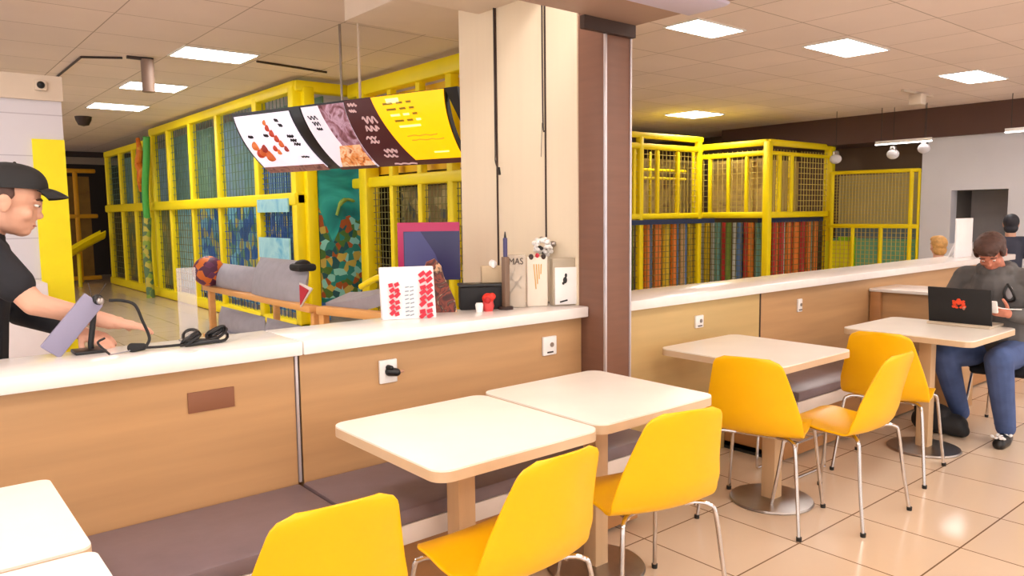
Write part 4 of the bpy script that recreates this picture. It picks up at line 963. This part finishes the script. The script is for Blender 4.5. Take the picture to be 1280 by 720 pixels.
ln.tube(spline([L2(5.455, 1.70, 1.02), L2(5.44, 1.665, .97), L2(5.46, 1.66, .92), L2(5.46, 1.70, .91), L2(5.445, 1.715, .96), L2(5.455, 1.70, 1.02)]), .008, M['black'], 8)
ln.ball(L2(5.462, 1.69, .965), .028, mat('pale_print', '#B8B8BE', .7), (.3, .8, 1.5), n=12)
ln.build('chest_print', None, t)
def hair2(b):
    for (x, y, z, a, bb, c_) in ((-.03, 0, .04, .098, .088, .078), (.022, 0, .080, .080, .080, .045), (.055, 0, .066, .046, .066, .032), (.0, 0, .07, .09, .088, .055), (-.05, 0, -.01, .062, .080, .06), (.01, .072, .025, .045, .02, .045), (.01, -.072, .025, .045, .02, .045)):
        b.ball(hc2+R2 @ V(x, y, z), 1, None, (a, bb, c_), R2, 16)
    rn = random.Random(3)
    for i in range(40):
        a, k = rn.uniform(-PI, PI), rn.uniform(.1, 1.2); p = V(-.01+.10*math.cos(a)*math.cos(k), .085*math.sin(a)*math.cos(k), .035+.085*math.sin(k)); q = p+V(.03, rn.uniform(-.015, .015), -.01)
        b.caps(hc2+R2 @ p, .012, hc2+R2 @ q, .006)
blob('brown_hair', hair2, HAIR, t, .005, 1)
def jeans(b):
    chain(b, [pel, pel+V(.02, 0, .03)], [.15, .15])
    for sy, k, a in ((.09, kR, aR), (-.09, kL, aL)): chain(b, [pel+V(0, sy, 0), k, k*.5+a*.5, a+V(0, 0, .02)], [.108, .082, .070, .058])
    for k, a in ((kR, aR), (kL, aL)):
        for q in (.75, .9): b.ball(k*(1-q)+a*q, .062, n=12, sc=(1, 1, .4))
blob('blue_jeans', jeans, mat('denim', '#485C8C', .85, noise=.18, nscale=9, bump=.15), t, .007, 2)
def slp(b):
    for a in (aR, aL): chain(b, [a+V(.035, 0, -.05), a+V(-.06, -.01, -.048), a+V(-.15, -.015, -.052)], [.034, .044, .038])
sh = blob('slippers', slp, M['black'], t, .006, 2)
g = MB(); rn = random.Random(1)
for i in range(16):
    x, y = rn.uniform(-.17, -.02), rn.uniform(-.045, .035); g.ball(aL+V(x, y, -.012), .011, M['white'], (1, 1, .7), n=8)
g.build('white_dots', None, sh)
t = tag(MB().box(-.007, .007, -.04, .04, -.035, .04, M['white'], .006, rot=Matrix.Rotation(-.5, 3, 'Y')).build('smartphone'), 'white phone held by the hooded person', 'phone'); t.location = (5.27, 1.735, .885); t.scale = (1, 1.15, 1.15)
t = tag(MB().tube(spline([(5.275, 1.69, .885), (5.33, 1.65, .875), (5.40, 1.60, .87)]), .003, M['white'], 6).build('phone_cord'), 'thin pale cord running from the white phone over the sleeve', 'cable')
# bag on the floor, coat on chair
t = thing('floor_bag', 'black bag slumped on the floor beside the table base and the seated person', 'bag', (5.36, 2.02, 0), .2)
blob('bag_body', lambda b: (chain(b, [V(0, -.09, .075), V(0, .10, .085)], [.072, .08]), chain(b, [V(0, -.0, .14), V(0, .10, .16)], [.06, .065]), b.caps(V(-.03, -.13, .05), .045, V(0, -.06, .06), .06)), M['blackm'], t, .008, 3)
MB().tube(spline([V(0, .02, .2), V(0, .05, .27), V(0, .1, .26), V(0, .12, .2)]), .008, M['black']).build('handle', None, t)
t = tag(blob('black_coat', lambda b: (chain(b, [V(5.86, 1.555, .47), V(5.70, 1.545, .44), V(5.64, 1.54, .40)], [.045, .05, .045]), chain(b, [V(5.84, 1.53, .47), V(5.80, 1.50, .27)], [.055, .04]), chain(b, [V(5.70, 1.52, .44), V(5.71, 1.49, .30)], [.05, .035]), b.caps(V(5.9, 1.555, .50), .05, V(5.96, 1.56, .62), .04), chain(b, [V(5.585, 1.55, .46), V(5.575, 1.75, .462), V(5.58, 1.93, .46)], [.03, .028, .03]), chain(b, [V(5.56, 1.60, .44), V(5.55, 1.90, .43)], [.03, .03])), M['blackm'], None, .009, 3), 'black coat bundled on the chair seat beside the hooded person', 'coat')
# two people beyond the counter
def far_person(loc, label, hairc, shirtc, h, facing):
    t = bpy.data.objects.new('person', None); C.objects.link(t); t.location = loc; tag(t, label, 'person')
    t.rotation_euler = (0, 0, facing); c = V(.03, 0, h-.12)
    def bdy(b):
        head(b, c, V(1, 0, -.1), V(0, 0, 1)); chain(b, [V(0, 0, h-.3), V(.01, 0, h-.2)], [.06, .055]); chain(b, [V(0, 0, h-.42), V(0, 0, h-.85)], [.12, .12])
        for s in (-1, 1):
            chain(b, [V(0, s*.18, h-.34), V(.02, s*.23, h-.62), V(.12, s*.2, h-.85)], [.05, .04, .028]); hand(b, V(.12, s*.2, h-.85), V(.4, 0, -.9), V(.9, 0, .3), V(0, -s, 0), .3)
            chain(b, [V(0, s*.09, h-.85), V(.02, s*.1, h*.28), V(0, s*.1, .08)], [.085, .06, .04]); chain(b, [V(-.02, s*.1, .04), V(.17, s*.12, .035)], [.036, .03])
    blob('body', bdy, SK, t, .007, 2)
    def sh(b):
        chain(b, [V(0, 0, h-.40), V(0, 0, h-.65), V(0, 0, h-.9)], [.14, .135, .14]); b.caps(V(0, .17, h-.34), .072, V(0, -.17, h-.34), .072)
        for s in (-1, 1): chain(b, [V(0, s*.18, h-.34), V(.02, s*.23, h-.62), V(.10, s*.205, h-.80)], [.07, .055, .042])
    blob('top', sh, mat('cloth'+shirtc, shirtc, .85), t, .012, 3)
    def tr(b):
        for s in (-1, 1): chain(b, [V(0, s*.085, h-.88), V(.02, s*.1, h*.28), V(0, s*.1, .1)], [.105, .08, .06])
    blob('trousers', tr, mat('dark_trousers', '#22232C', .8), t, .012, 2)
    def hr(b):
        b.ball(c+V(-.03, 0, .03), 1, None, (.095, .088, .095), None, 16); b.ball(c+V(-.05, 0, -.05), 1, None, (.055, .078, .07), None, 16); b.ball(c+V(.02, 0, .075), 1, None, (.075, .075, .045), None, 14)
    blob('hair', hr, mat('hair'+hairc, hairc, .6, noise=.2, nscale=30), t, .008, 2)
    fb_ = face_bits(t, c, Matrix.Identity(3))
far_person((9.6, 3.72, 0), 'person with light blond hair standing beyond the far worktop, left of the white board', '#C89858', '#8C7058', 1.18, math.radians(50))
far_person((10.6, 3.30, 0), 'person with dark hair beyond the worktop, between the white board and the hooded person', '#20222E', '#3A3E50', 1.42, math.radians(20))

# ------------------------------------------------------------------ world and exposure
w = bpy.data.worlds.new('World'); S.world = w; w.use_nodes = True
bg = w.node_tree.nodes['Background']; bg.inputs[0].default_value = (1.0, .96, .93, 1); bg.inputs[1].default_value = 1.5
S.view_settings.view_transform = 'Standard'; S.view_settings.look = 'None'; S.view_settings.gamma = 1; S.view_settings.use_curve_mapping = False
S.view_settings.exposure = 0.32
